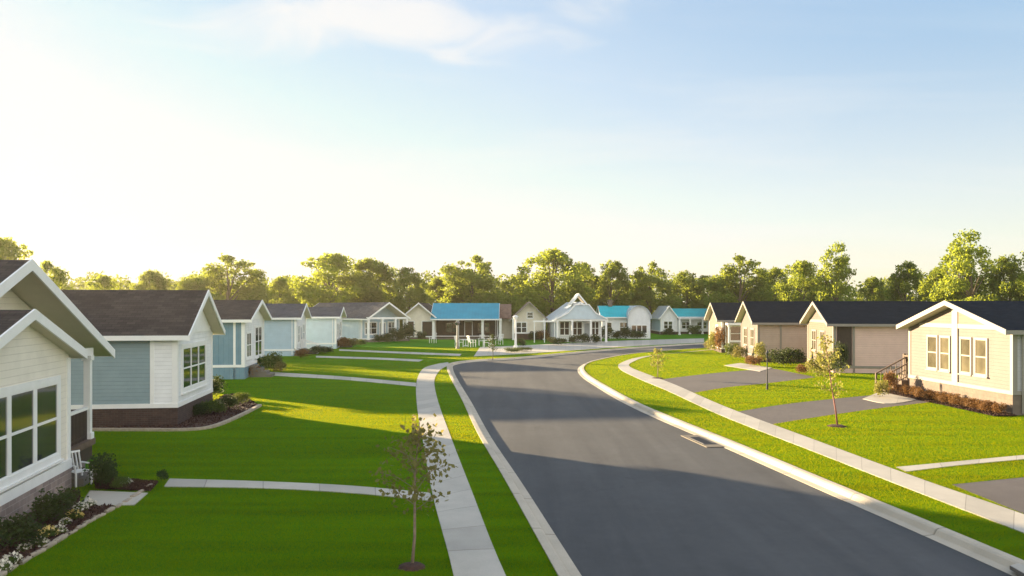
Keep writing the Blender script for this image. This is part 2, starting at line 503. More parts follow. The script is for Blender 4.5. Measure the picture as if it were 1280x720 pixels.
def glass_mat(name, c=(0.02, 0.025, 0.03), rough=0.06, spec=0.9):
    m, ns, ls, bs = mat_new(name)
    f = noise(ns, ls, 0.9, 2)
    ls.new(ramp(ns, ls, f, [(0.35, scale_c(c, 0.6)), (0.65, scale_c(c, 1.5))]), bs.inputs['Base Color'])
    bs.inputs['Roughness'].default_value = rough
    bs.inputs['Specular IOR Level'].default_value = spec
    bs.inputs['IOR'].default_value = 1.7
    b = noise(ns, ls, 1.3, 2)
    bump(ns, ls, bs, b, 0.08, 0.02)
    return m

M = dict(
    grass=grass_mat('lawn_grass', False), blade=grass_mat('grass_blade', True),
    road=asphalt('road_asphalt', (0.054, 0.054, 0.056), True),
    drive=asphalt('driveway_asphalt', (0.098, 0.083, 0.076)),
    walk=concrete('sidewalk_concrete', (0.44, 0.405, 0.345), 1.5),
    kerb=concrete('kerb_concrete', (0.47, 0.41, 0.32), 3.0),
    white=plain('white_paint', (0.78, 0.78, 0.76), 0.5, 0.05),
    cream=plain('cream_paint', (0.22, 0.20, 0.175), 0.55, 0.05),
    soffit=plain('soffit_board', (0.60, 0.54, 0.42), 0.6, 0.05),
    side_white=siding('white_siding', (0.74, 0.75, 0.75)),
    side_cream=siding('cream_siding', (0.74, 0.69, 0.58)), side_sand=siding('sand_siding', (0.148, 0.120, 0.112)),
    side_blue=siding('blue_grey_siding', (0.225, 0.30, 0.32), 0.14),
    side_sky=siding('slate_blue_siding', (0.16, 0.27, 0.34), 0.3, True),
    side_pale=siding('pale_blue_siding', (0.38, 0.50, 0.58), 0.14),
    side_pale2=siding('ice_blue_siding', (0.50, 0.60, 0.66), 0.14),
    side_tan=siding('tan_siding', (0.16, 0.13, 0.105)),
    side_pink=siding('rose_beige_siding', (0.60, 0.43, 0.37), 0.15),
    side_taupe=siding('taupe_siding', (0.42, 0.33, 0.27), 0.15),
    side_grey=siding('grey_siding', (0.42, 0.41, 0.42), 0.15),
    brick=bricks('brown_brick', (0.045, 0.025, 0.020), (0.072, 0.041, 0.033), (0.075, 0.062, 0.056)),
    stone=bricks('mauve_stone', (0.22, 0.17, 0.16), (0.34, 0.27, 0.24), (0.36, 0.33, 0.30), 1.0, 0.34, 0.14),
    tanbrick=bricks('tan_skirting_block', (0.150, 0.115, 0.095), (0.170, 0.130, 0.105), (0.145, 0.115, 0.095), 1.0, 0.4, 0.2),
    roof=shingles('charcoal_shingle', (0.042, 0.036, 0.034), (0.072, 0.060, 0.056)),
    roof_blue=shingles('blue_black_shingle', (0.009, 0.012, 0.018), (0.016, 0.020, 0.027)),
    roof_slate=shingles('slate_shingle', (0.055, 0.060, 0.075), (0.085, 0.090, 0.105)),
    roof_brown=shingles('brown_shingle', (0.16, 0.11, 0.09), (0.22, 0.15, 0.12)),
    roof_pale=metal_roof('white_metal_roof', (0.42, 0.47, 0.50)),
    roof_sky=metal_roof('blue_metal_roof', (0.010, 0.25, 0.36)),
    roof_cyan=metal_roof('turquoise_metal_roof', (0.0, 0.40, 0.44)),
    glass=glass_mat('window_glass'),
    glass_warm=glass_mat('curtained_glass', (0.085, 0.072, 0.045), 0.15, 0.5),
    dark=plain('dark_wood_and_shade', (0.035, 0.022, 0.016), 0.7, 0.3, 6),
    wood=plain('weathered_wood', (0.12, 0.08, 0.055), 0.75, 0.3, 6),
    bark=plain('bark', (0.12, 0.09, 0.065), 0.9, 0.4, 12),
    bark_pale=plain('young_bark', (0.24, 0.17, 0.13), 0.9, 0.35, 14),
    bark_red=plain('red_wrapped_bark', (0.26, 0.10, 0.08), 0.8, 0.25, 14),
    mulch=plain('bark_mulch', (0.052, 0.022, 0.014), 0.95, 0.6, 18),
    edging=plain('edging_stone_face', (0.36, 0.30, 0.23), 0.85, 0.25, 9),
    iron=plain('cast_iron', (0.05, 0.05, 0.055), 0.5, 0.3, 12, 0.6),
    door=plain('door_paint', (0.30, 0.33, 0.36), 0.45, 0.05),
    teal=plain('teal_canvas', (0.02, 0.32, 0.30), 0.7, 0.1),
    leaf_far=foliage('far_leaf', (0.048, 0.085, 0.016), (0.125, 0.175, 0.030), 0.52, (0.42, 0.47, 0.04)),
    leaf_far2=foliage('far_leaf_bright', (0.068, 0.112, 0.018), (0.165, 0.220, 0.036), 0.56, (0.52, 0.57, 0.05)),
    leaf_wood=foliage('wood_leaf', (0.040, 0.066, 0.016), (0.092, 0.125, 0.028), 0.45, (0.28, 0.32, 0.04)),
    leaf_olive=foliage('olive_leaf', (0.07, 0.075, 0.02), (0.20, 0.18, 0.06), 0.4, (0.36, 0.30, 0.08)),
    leaf_gold=foliage('golden_leaf', (0.13, 0.13, 0.03), (0.30, 0.27, 0.09), 0.4, (0.42, 0.40, 0.06)),
    leaf_shrub=foliage('shrub_leaf', (0.018, 0.030, 0.010), (0.050, 0.075, 0.020), 0.3, (0.10, 0.13, 0.02)),
    leaf_mid=foliage('mid_leaf', (0.035, 0.065, 0.015), (0.09, 0.14, 0.03), 0.35, (0.20, 0.22, 0.03)),
    leaf_rust=foliage('rust_leaf', (0.07, 0.040, 0.018), (0.24, 0.12, 0.045), 0.35, (0.34, 0.18, 0.05)),
    petal=foliage('white_petal', (0.50, 0.46, 0.36), (0.80, 0.76, 0.66), 0.3, (0.8, 0.75, 0.6)),
    petal_yellow=foliage('yellow_petal', (0.55, 0.40, 0.10), (0.80, 0.62, 0.22), 0.3, (0.8, 0.6, 0.15)),
)

# ---------------------------------------------------------------- curves on the ground
def catmull(pts, sub=8):
    pts = [Vector((p[0], p[1])) for p in pts]
    out = []
    for i in range(len(pts)-1):
        p0 = pts[max(i-1, 0)]; p1 = pts[i]; p2 = pts[i+1]; p3 = pts[min(i+2, len(pts)-1)]
        for k in range(sub):
            t = k/sub
            out.append(0.5*((2*p1) + (p2-p0)*t + (2*p0-5*p1+4*p2-p3)*t*t + (3*p1-p0-3*p2+p3)*t**3))
    out.append(pts[-1])
    return out

def poly_sheet(name, polys, z, mat):
    vs, fs = [], []
    for poly in polys:
        n = len(vs)
        v3 = [Vector((p[0], p[1], 0)) for p in poly]
        vs += [(p.x, p.y, z) for p in v3]
        for t in tessellate_polygon([v3]):
            a, b, c = (v3[i] for i in t)
            if (b-a).cross(c-a).z < 0: t = (t[0], t[2], t[1])
            fs.append(tuple(i+n for i in t))
    me = bpy.data.meshes.new(name); me.from_pydata(vs, [], fs)
    me.materials.append(mat)
    o = bpy.data.objects.new(name, me); COL.objects.link(o)
    return o

def slab(name, left, right, z0, z1, mat):
    """a raised strip between two edge curves, with UV 'path' (metres along, metres across)."""
    n = len(left); vs, fs, us = [], [], []
    L = 0
    for i in range(n):
        a, b = left[i], right[i]
        if i:
            L += (((left[i]+right[i])/2) - ((left[i-1]+right[i-1])/2)).length
        w = (a-b).length
        vs += [(a.x, a.y, z0), (a.x, a.y, z1), (b.x, b.y, z1), (b.x, b.y, z0)]
        us += [(L, -0.03), (L, 0), (L, w), (L, w+0.03)]
    for i in range(n-1):
        for k in range(3):
            fs.append((i*4+k, i*4+k+1, i*4+5+k, i*4+4+k))
    fs.append((0, 3, 2, 1)); m = (n-1)*4; fs.append((m, m+1, m+2, m+3))
    me = bpy.data.meshes.new(name); me.from_pydata(vs, [], fs)
    uvl = me.uv_layers.new(name='path')
    for l in me.loops: uvl.data[l.index].uv = us[l.vertex_index]
    bm = bmesh.new(); bm.from_mesh(me); bmesh.ops.recalc_face_normals(bm, faces=bm.faces); bm.to_mesh(me); bm.free()
    me.materials.append(mat)
    o = bpy.data.objects.new(name, me); COL.objects.link(o)
    return o

left_edge = catmull([(2.9, -8), (2.1, 3), (0.79, 13.1), (-0.16, 20.5), (-1.22, 28.4), (-2.37, 38.3), (-3.67, 48.9), (-4.75, 58.7),
                     (-4.9, 63.6), (-3.4, 67.4), (0.3, 71.0), (4.7, 77.5), (10.3, 85.4), (18.2, 94.6), (27.2, 103.5), (45, 120), (90, 156), (200, 230)])
right_edge = catmull([(10.9, -8), (10.0, 3), (8.80, 14.2), (8.04, 20.1), (7.34, 25.6), (5.95, 35.8), (5.33, 44.4), (5.0, 53.7),
                      (5.56, 61.1), (7.4, 68.0), (12.4, 78.2), (21.5, 88.5), (34, 100), (52, 115), (97, 148), (205, 218)])

ground = poly_sheet('ground', [[(-2500, -200), (2500, -200), (2500, 3000), (-2500, 3000)]], -0.16, M['grass'])
tag(ground, kind='structure')
lawn_left_poly = left_edge + [Vector((1400, 900)), Vector((1400, 2500)), Vector((-2400, 2500)), Vector((-2400, -60)), Vector((2.9, -60))]
lawn_right_poly = right_edge + [Vector((1400, 880)), Vector((1400, -60)), Vector((10.9, -60))]
lawn = poly_sheet('lawn', [lawn_left_poly, lawn_right_poly], 0.0, M['grass'])
tag(lawn, kind='structure')
road = poly_sheet('road', [left_edge + list(reversed(right_edge))], -0.12, M['road'])
tag(road, kind='structure')

def kerb(name, curve, side):
    prof = [(-0.03, -0.18), (-0.03, 0.030), (0.12, 0.026), (0.17, 0.0), (0.23, -0.098), (0.43, -0.112), (0.43, -0.18)]
    vs, fs, us = [], [], []; L = 0
    pts = [p for p in curve if p.y < 160]
    for i, p in enumerate(pts):
        t = (pts[min(i+1, len(pts)-1)] - pts[max(i-1, 0)]).normalized()
        nrm = Vector((t.y, -t.x))*side
        if i: L += (p-pts[i-1]).length
        for d, z in prof:
            q = p + nrm*d
            vs.append((q.x, q.y, z)); us.append((L, d))
    k = len(prof)
    for i in range(len(pts)-1):
        for j in range(k-1):
            fs.append((i*k+j, i*k+j+1, (i+1)*k+j+1, (i+1)*k+j))
    me = bpy.data.meshes.new(name); me.from_pydata(vs, [], fs)
    uvl = me.uv_layers.new(name='path')
    for l in me.loops: uvl.data[l.index].uv = us[l.vertex_index]
    bm = bmesh.new(); bm.from_mesh(me)
    bmesh.ops.recalc_face_normals(bm, faces=bm.faces)
    up = sum(f.normal.z for f in bm.faces)
    if up < 0: bmesh.ops.reverse_faces(bm, faces=bm.faces)
    bm.to_mesh(me); bm.free()
    me.materials.append(M['kerb'])
    o = bpy.data.objects.new(name, me); COL.objects.link(o)
    tag(o, kind='structure')
    return o
kerb('kerb', left_edge, 1)
kerb('kerb', right_edge, -1)

EXCL = []      # ground polygons without grass blades

def px_strip(name, A, B, mat, z1=0.02, sub=6, raw=False, z0=-0.05):
    a = [G(*p) for p in A] if not raw else [Vector(p) for p in A]
    b = [G(*p) for p in B] if not raw else [Vector(p) for p in B]
    a = catmull([(p.x, p.y) for p in a], sub); b = catmull([(p.x, p.y) for p in b], sub)
    o = slab(name, a, b, z0, z1, mat)
    tag(o, kind='structure')
    EXCL.append(a + list(reversed(b)))
    return o

# left sidewalk (edges read off the photograph, on the ground plane)
px_strip('sidewalk', [(594, 900), (567, 720), (541, 620), (530, 560), (521, 505), (521, 476), (529, 461), (545, 455.5), (560, 453)],
         [(730, 900), (632, 720), (588, 610), (563, 545), (547, 500), (543, 476), (549, 464), (556, 459), (562, 456.5)], M['walk'])
# right sidewalk
px_strip('sidewalk', [(1700, 830), (1280, 667), (1150, 617), (1020, 566), (900, 519), (835, 489), (797, 473), (775, 461.5), (776, 454), (800, 446.5), (850, 441), (900, 436.5)],
         [(1640, 775), (1280, 644), (1150, 599), (1020, 551), (905, 508), (846, 482), (812, 469), (788, 459), (790, 453), (812, 445.5), (858, 440), (905, 435.5)], M['walk'])
# walks on the left
px_strip('garden_path', [(541, 627), (440, 617), (330, 611), (205, 609)], [(538, 617), (440, 608), (330, 602.5), (212, 599)], M['walk'])
px_strip('garden_path', [(521, 483.5), (430, 475), (345, 470), (325, 468)], [(521, 479), (430, 471), (350, 466), (325, 465)], M['walk'])
#px_strip('garden_path', [(521, 505.5), (470, 500), (400, 495)], [(521, 503), (470, 497.6), (400, 493)], M['walk'])
px_strip('garden_path', [(524, 452.2), (470, 449.5), (395, 447)], [(529, 449.9), (470, 447.2), (395, 445)], M['walk'])
px_strip('garden_path', [(575, 445.0), (500, 442), (424, 438.5)], [(577, 442.6), (500, 439.8), (424, 436.8)], M['walk'])
px_strip('garden_path', [(100, 633), (168, 632)], [(112, 614), (185, 617)], M['walk'])
# driveways and walks on the right
px_strip('driveway', [(962, 531), (1030, 520), (1110, 509), (1180, 501)], [(921, 515), (985, 505), (1060, 497), (1140, 489.5)], M['drive'], 0.008)
px_strip('driveway', [(868, 491), (910, 484), (960, 479), (1020, 471.5)], [(826, 474.5), (870, 469), (915, 464.5), (965, 460.5)], M['drive'], 0.008)
px_strip('driveway', [(1190, 606), (1280, 597), (1400, 586)], [(1292, 648), (1400, 634), (1500, 622)], M['drive'], 0.008)
px_strip('garden_path', [(1133, 590), (1200, 582), (1280, 574.5), (1380, 566)], [(1120, 584.5), (1200, 577), (1280, 569.5), (1380, 561)], M['walk'])
px_strip('garden_path', [(1078, 499), (1112, 505), (1150, 499)], [(1100, 490), (1122, 489), (1142, 488)], M['walk'], 0.024)
px_strip('driveway', [(1262, 708), (1330, 690)], [(1300, 730), (1400, 712)], M['walk'], 0.016)
px_strip('garden_path', [(905, 457), (950, 464.5)], [(925, 454), (965, 460)], M['walk'], 0.024)
# far forecourt beyond the bend
px_strip('forecourt', [(592, 445.5), (650, 442.5), (720, 437.8), (790, 432.8), (880, 428)], [(600, 434), (650, 432), (720, 428.5), (790, 425.5), (880, 423)], M['walk'], 0.012)

# ---------------------------------------------------------------- house builder
class Plane:
    """maps (a along wall, b up, c outward) to house coordinates."""
    def __init__(s, kind, sg, off=0.0): s.k, s.sg, s.off = kind, sg, off
    def __call__(s, a, b, c):
        if s.k == 'front': return (-s.sg*(c + s.off), a, b)
        if s.k == 'side': return (s.sg*a, -(c + s.off), b)
        if s.k == 'far': return (s.sg*a, c + s.off, b)
    def box(s, mb, a0, a1, b0, b1, c0, c1):
        mb.box(s(a0, b0, c0), s(a1, b1, c1))

def add_window(parent, pl, a0, a1, z0, z1, cols=1, rows=2, trim=0.10, glass='glass', frame='white'):
    f = MB()
    pl.box(f, a0-trim, a0, z0-trim, z1+trim, -0.02, 0.045)
    pl.box(f, a1, a1+trim, z0-trim, z1+trim, -0.02, 0.045)
    pl.box(f, a0, a1, z1, z1+trim, -0.02, 0.045)
    pl.box(f, a0, a1, z0-trim, z0, -0.02, 0.055)
    fw = 0.035
    for c in range(cols+1):
        x = a0 + (a1-a0)*c/cols
        w = fw if c in (0, cols) else (0.09 if (a1-a0)/cols > 1.2 else 0.055)
        x0, x1 = max(a0, x-w), min(a1, x+w)
        pl.box(f, x0, x1, z0, z1, 0.0, 0.038)
    for r in range(rows+1):
        z = z0 + (z1-z0)*r/rows
        b0, b1 = max(z0, z-0.03), min(z1, z+0.03)
        pl.box(f, a0, a1, b0, b1, 0.0, 0.034)
    w = f.build('window', M[frame], parent)
    g = MB(); pl.box(g, a0, a1, z0, z1, 0.004, 0.018)
    g.build('pane', M[glass], w)
    s = MB(); pl.box(s, a0-trim-0.04, a1+trim+0.04, z0-trim-0.05, z0-trim, -0.02, 0.10)
    s.build('sill', M[frame], w)
    return w

def add_door(parent, pl, a0, a1, z0, z1, mat='door'):
    f = MB()
    pl.box(f, a0-0.1, a0, z0, z1+0.1, -0.02, 0.05); pl.box(f, a1, a1+0.1, z0, z1+0.1, -0.02, 0.05)
    pl.box(f, a0, a1, z1, z1+0.1, -0.02, 0.05)
    d = MB(); pl.box(d, a0, a1, z0, z1, 0.0, 0.03)
    for q in (0.12, 0.55):
        pl.box(d, a0+0.12, a1-0.12, z0+(z1-z0)*q, z0+(z1-z0)*(q+0.33), 0.03, 0.04)
    dd = d.build('door', M[mat], parent)
    f.build('door_frame', M['white'], dd)
    k = MB(); p = pl(a1-0.08, z0+1.0, 0.06); k.box((p[0]-.03, p[1]-.03, p[2]-.03), (p[0]+.03, p[1]+.03, p[2]+.03))
    k.build('handle', M['iron'], dd)
    return dd

def gable_roof(parent, sg, y0, y1, x_front, x_back, ridge, slope, oe, roofm, t=0.14, fascia='white', soffit='soffit', fh=0.22, name='roof'):
    """ridge along x; y0,y1 wall lines; x values already signed."""
    ym = (y0+y1)/2; half = (y1-y0)/2 + oe
    ze = ridge - slope*half
    r = MB().prism([(ym-half, ze), (ym, ridge), (ym+half, ze), (ym+half, ze-t), (ym, ridge-t), (ym-half, ze-t)], x_front, x_back)
    ro = r.build(name, M[roofm], parent)
    ft = 0.045
    f = MB()
    d0 = -1 if x_front < x_back else 1
    for xf, d in ((x_front, d0), (x_back, -d0)):
        f.prism([(ym-half-ft, ze-slope*ft+0.03), (ym, ridge+0.03), (ym+half+ft, ze-slope*ft+0.03),
                 (ym+half+ft, ze-slope*ft+0.03-fh), (ym, ridge+0.03-fh), (ym-half-ft, ze-slope*ft+0.03-fh)], xf+d*0.003, xf+d*(ft+0.003))
    for yy, d in ((ym-half, -1), (ym+half, 1)):
        f.box((x_front, yy+d*0.003, ze-0.19), (x_back, yy+d*(ft), ze-0.012))
    f.build('fascia', M[fascia], ro)
    s = MB().prism([(ym-half+.01, ze-t-0.004), (ym, ridge-t-0.004), (ym+half-.01, ze-t-0.004),
                    (ym+half-.01, ze-t-0.03), (ym, ridge-t-0.03), (ym-half+.01, ze-t-0.03)], x_front-d0*0.01, x_back+d0*0.01)
    s.build('soffit', M[soffit], ro)
    c = MB().prism([(ym-0.14, ridge-slope*0.14+0.004), (ym, ridge+0.012), (ym+0.14, ridge-slope*0.14+0.004), (ym+0.14, ridge-slope*0.14-.02), (ym, ridge-0.02), (ym-0.14, ridge-slope*0.14-.02)],
                   x_front, x_back)
    c.build('ridge_cap', M[roofm], ro)
    return ro

def house(name, N, Fp, sg, L, eave, ridge, label, wall, front=None, skirt='brick', skirt_h=0.6, roof='roof',
          oe=0.35, orake=0.45, windows=(), doors=(), vtrims=(), hbands=(), gable_wall=None, group=None, inset=0.0,
          fascia='white', soffit='soffit', cat='house', trim='white', corner=True, w=None):
    N = Vector((N[0], N[1])); Fp = Vector((Fp[0], Fp[1]))
    u = (Fp-N); W = u.length if w is None else w; u.normalize()
    rz = math.atan2(u.y, u.x) - math.pi/2
    root = empty(name, (N.x, N.y, 0), rz)
    tag(root, label, cat, group)
    xa = Vector((u.y, -u.x))
    c4 = [N, Fp, Fp + xa*sg*L, N + xa*sg*L]
    EXCL.append(c4)
    t = 0.17
    slope = (ridge-t-eave)/(W/2)
    y0 = inset
    e0 = eave + slope*inset
    b = MB().prism([(y0, skirt_h), (y0, e0), (W/2, ridge-t), (W, eave), (W, skirt_h)], 0, sg*L)
    body = b.build('wall', M[wall], root)
    front_m = front or wall
    fm = MB().prism([(y0+0.0, skirt_h), (y0, e0-0.02), (W/2, ridge-t-0.02), (W, eave-0.02), (W, skirt_h)], -sg*0.0, -sg*0.03)
    fm.build('front_wall', M[front_m], root)
    sk = MB().box((-sg*0.06, y0-0.04, -0.05), (sg*(L+0.04), W+0.04, skirt_h))
    sk.build('skirting', M[skirt], root)
    bd = MB()
    bd.box((-sg*0.075, y0-0.065, skirt_h-0.02), (-sg*0.031, W+0.05, skirt_h+0.14))
    bd.box((-sg*0.031, y0-0.065, skirt_h-0.02), (sg*L, y0-0.001, skirt_h+0.14))
    if gable_wall:
        gi = 0.30/slope
        gw = MB().prism([(gi, eave+0.25), (W/2, ridge-t-0.06), (W-gi, eave+0.25)], -sg*0.031, -sg*0.05)
        gw.build('gable_panel', M[gable_wall], root)
        bd.box((-sg*0.031, gi*0.9, eave+0.05), (-sg*0.07, W-gi*0.9, eave+0.25))
    bd.build('band_board', M[trim], root)
    if corner:
        for yy in (y0, W):
            ct = MB()
            s_ = -1 if yy == y0 else 1
            ct.box((-sg*0.06, yy+s_*0.045, skirt_h+0.14), (sg*0.14, yy-s_*0.0, eave-0.03))
            ct.box((-sg*0.058, yy+s_*0.02, skirt_h+0.14), (-sg*0.031, yy-s_*0.14, eave-0.03))
            ct.build('corner_trim', M[trim], root)
        if not vtrims: dp = MB().box((sg*0.30, y0-0.10, 0.08), (sg*0.37, y0-0.068, eave-0.12))
        if not vtrims: dp.build('downpipe', M[trim], root)
    side = Plane('side', sg, -y0); fr = Plane('front', sg, 0.03)
    if vtrims or hbands:
        for a in vtrims:
            vt = MB(); side.box(vt, a-0.07, a+0.07, (0.02 if skirt == wall else skirt_h+0.14), e0-0.03, 0.0, 0.04); vt.build('trim_board', M[trim], root)
        for (a0, a1, z0, z1) in hbands:
            vt = MB(); side.box(vt, a0, a1, z0, z1, 0.0, 0.034); vt.build('trim_panel', M[trim], root)
    for wd in windows:
        pl = fr if wd[0] == 'front' else side
        add_window(root, pl, *wd[1:])
    for dd in doors:
        pl = fr if dd[0] == 'front' else side
        add_door(root, pl, *dd[1:])
    gable_roof(root, sg, 0, W, -sg*orake, sg*(L+orake), ridge, slope, oe, roof, fascia=fascia, soffit=soffit)
    root['_W'] = W
    return root, body, fr, side

def columns(root, sg, pts, z0, z1, r=0.12, mat='white'):
    for (x, y) in pts:
        c = MB().box((x-r, y-r, z0), (x+r, y+r, z1))
        c.box((x-r-.04, y-r-.04, z0), (x+r+.04, y+r+.04, z0+0.18)).box((x-r-.04, y-r-.04, z1-0.14), (x+r+.04, y+r+.04, z1-0.002))
        c.build('column', M[mat], root)

def steps(root, x0, x1, y0, y1, z1, n=3, dirx=1, mat='walk', rail='white'):
    """flight descending along x from x0 (top) to x1 (bottom)."""
    s = MB()
    for i in range(n):
        a = x0 + (x1-x0)*i/n
        s.box((a if i == 0 else a, y0, -0.02), (x0 + (x1-x0)*(i+1)/n, y1, z1*(n-i)/n - 0.002*i))
    so = s.build('steps', M[mat], root)
    if rail:
        for yy in (y0+0.04, y1-0.04):
            r = MB()
            r.box((x0-.04, yy-.04, z1), (x0+.04, yy+.04, z1+0.95)); r.box((x1-.04, yy-.04, 0.0), (x1+.04, yy+.04, 0.95))
            r.bar((x0, yy, z1+0.92), (x1, yy, 0.92), 0.07, 0.06)
            r.bar((x0, yy, z1+0.25), (x1, yy, 0.25), 0.04, 0.04)
            for k in range(1, 6):
                t = k/6; xx = x0+(x1-x0)*t; zz = z1*(1-t)
                r.box((xx-.015, yy-.015, zz+0.25), (xx+.015, yy+.015, zz+0.9))
            r.build('handrail', M[rail], so)
    return so

ORD = ['first', 'second', 'third', 'fourth', 'fifth', 'sixth', 'seventh', 'eighth', 'ninth', 'tenth', 'eleventh', 'twelfth', 'thirteenth',
       'fourteenth', 'fifteenth', 'sixteenth', 'seventeenth', 'eighteenth', 'nineteenth', 'twentieth']
HG = 'single storey houses along the street'
# --- left row -------------------------------------------------------------
# nearest house, cropped by the left edge: broad gable roof with a smaller gabled bay in front
C = Vector((-10.75, 19.4)); ang = R(10.6)
h1 = empty('house', (C.x, C.y, 0), ang)
tag(h1, 'cream sided house with broad white gable over a smaller gabled bay, nearest on the left', 'house', HG)
u = Vector((-math.sin(ang), math.cos(ang))); xa = Vector((math.cos(ang), math.sin(ang)))
def h1w(x, y): p = C + xa*x + u*y; return Vector((p.x, p.y))
EXCL.append([h1w(0, -6), h1w(0, 0), h1w(-0.6, 4.4), h1w(-20, 5), h1w(-20, -8)])
BW = 5.6
slope_b = (4.35-0.17-3.28)/(BW/2)
b = MB().prism([(-BW, 0.55), (-BW, 3.28), (-BW/2, 4.18), (0, 3.28), (0, 0.55)], 0, -2.6)
b.build('bay_wall', M['side_cream'], h1)
MB().box((0.05, -BW-0.04, -0.05), (-2.6, 0.04, 0.55)).build('bay_skirting', M['stone'], h1)
bb = MB().box((0.0, -BW-0.03, 0.53), (0.06, 0.05, 0.75)).box((-2.6, 0.001, 0.53), (0.0, 0.05, 0.75))
bb.build('band_board', M['white'], h1)
ctm = MB().box((0.0, -0.14, 0.75), (0.035, 0.04, 3.2)).box((-0.14, 0.0, 0.75), (0.0, 0.04, 3.2))
ctm.build('corner_trim', M['white'], h1)
frp = Plane('front', -1, 0.0)
add_window(h1, frp, -4.70, -0.80, 1.02, 2.66, 3, 2, 0.16)
gable_roof(h1, -1, -BW, 0, 0.25, -4.0, 4.35, slope_b, 0.35, 'roof', name='bay_roof')
# main body
slope_m = 0.385
y_m0, y_m1 = -6.6, 5.0; RM = 5.50
em = RM-0.17-slope_m*(y_m1-y_m0)/2
mb_ = MB().prism([(y_m0, 0.55), (y_m0, em), ((y_m0+y_m1)/2, RM-0.17), (y_m1, em), (y_m1, 0.55)], -2.61, -18)
mb_.build('wall', M['side_cream'], h1)
MB().box((-2.62, y_m0-0.04, -0.05), (-18.1, y_m1+0.04, 0.55)).build('skirting', M['stone'], h1)
gable_roof(h1, -1, y_m0, y_m1, -0.55, -18.6, RM, slope_m, 0.45, 'roof', fh=0.26)
pd_ = MB().prism([(y_m0+0.9, em+0.32), ((y_m0+y_m1)/2, RM-0.22), (y_m1-0.9, em+0.32)], -1.42, -1.50)
pd_.build('porch_gable', M['side_cream'], h1)
# porch beside the bay
dk = MB().box((-2.6, 0.06, 0.42), (-0.7, 4.3, 0.6)); dk.build('porch_deck', M['wood'], h1)
MB().box((-2.55, 0.1, -0.02), (-0.78, 4.25, 0.42)).build('porch_skirting', M['dark'], h1)
columns(h1, -1, [(-0.85, 4.1)], 0.6, 3.02, 0.09)
MB().box((-0.92, 0.06, 3.02), (-0.76, 4.3, 3.24)).build('porch_beam', M['white'], h1)
rl = MB().box((-0.9, 1.5, 1.46), (-0.8, 4.0, 1.54))
rl.build('porch_rail', M['white'], h1)
bl = MB().box((-0.87, 1.5, 0.68), (-0.83, 4.0, 0.74)).box((-0.9, 1.45, 0.6), (-0.8, 1.55, 1.5))
for k in range(22): yy = 1.6 + k*0.11; bl.box((-0.87, yy, 0.6), (-0.83, yy+0.06, 1.46))
bl.build('baluster_panel', M['dark'], h1)
steps(h1, -0.7, 0.25, 0.25, 1.4, 0.6, 3, rail=None)
add_door(h1, Plane('front', -1, -2.61), 2.0, 2.95, 0.6, 2.65)

WIN3 = ('front', 0.9, 4.3, 1.2, 2.65, 3, 2, 0.14)
# second house: blue-grey side, white front bay
h2, *_ = house('house', (-12.55, 29.9), (-13.35, 35.5), -1, 15, 3.36, 5.12,
    'blue grey sided house with white front bay, triple window and brown brick base', 'side_blue', 'side_white', 'brick', 0.70, 'roof',
    oe=0.25, orake=0.5, windows=[('front', 0.75, 4.35, 1.30, 2.85, 3, 2, 0.16)], gable_wall='white',
    vtrims=[0.85, 4.35], hbands=[(4.42, 5.2, 2.75, 3.3)], group=HG)
MB().box((0.02, -0.016, 0.84), (-0.78, -0.0, 3.33)).build('white_corner_siding', M['side_white'], h2)
# third: slate blue
h3, *_ = house('house', (-16.6, 49.5), (-17.65, 56.8), -1, 8, 3.62, 4.92,
    'slate blue board sided house with white gable and entry steps, third along the left row', 'side_sky', 'side_white', 'side_sky', 0.75, 'roof',
    oe=0.3, orake=0.5, windows=[('front', 0.8, 2.2, 1.3, 2.8, 2, 2, .12), ('front', 3.8, 6.3, 1.2, 3.1, 2, 2, .14)], gable_wall='white', vtrims=[0.55], group=HG)
steps(h3, 0.15, 1.5, 1.2, 2.6, 0.75, 4, rail=None)
# fourth
h4, *_ = house('house', (-19.8, 73.3), (-20.9, 81.0), -1, 8, 3.45, 4.82,
    'pale blue sided house with narrow white gable front, fourth along the left row', 'side_pale', 'side_white', 'side_pale', 0.5, 'roof_slate',
    oe=0.3, orake=0.5, windows=[('front', 0.9, 2.6, 1.2, 2.7, 2, 2, .12), ('front', 4.6, 6.4, 1.2, 2.8, 2, 2, .12)], doors=[('front', 3.1, 4.0, .5, 2.55)], group=HG)
steps(h4, 0.15, 1.6, 2.9, 4.2, 0.5, 3)
h5, *_ = house('house', (-19.05, 86.5), (-20.0, 94.0), -1, 8, 3.38, 4.50,
    'ice blue sided house with the smallest white gable, fifth along the left row', 'side_pale2', 'side_white', 'side_pale2', 0.5, 'roof_slate',
    oe=0.3, orake=0.5, windows=[('front', 0.9, 2.6, 1.2, 2.7, 2, 2, .12), ('front', 4.3, 6.2, 1.2, 2.8, 2, 2, .12)], doors=[('front', 3.0, 3.9, .5, 2.55)], group=HG)
steps(h5, 0.15, 1.5, 2.8, 4.0, 0.5, 3, rail=None)
h6, *_ = house('house', (-19.6, 104.0), (-15.3, 108.4), -1, 13, 3.10, 5.15,
    'ice blue house at the end of the left row with white columned gable porch', 'side_pale2', 'side_pale', 'side_pale2', 0.3, 'roof_slate',
    oe=0.4, orake=1.9, windows=[('front', 0.6, 2.4, 1.0, 2.5, 2, 2, .1), ('front', 4.3, 5.5, 1.0, 2.5, 2, 2, .1)], doors=[('front', 2.9, 3.8, .3, 2.4)], group=HG)
columns(h6, -1, [(1.7, -0.1), (1.7, 2.1), (1.7, 4.2), (1.7, 6.1)], 0.3, 2.95, 0.13)
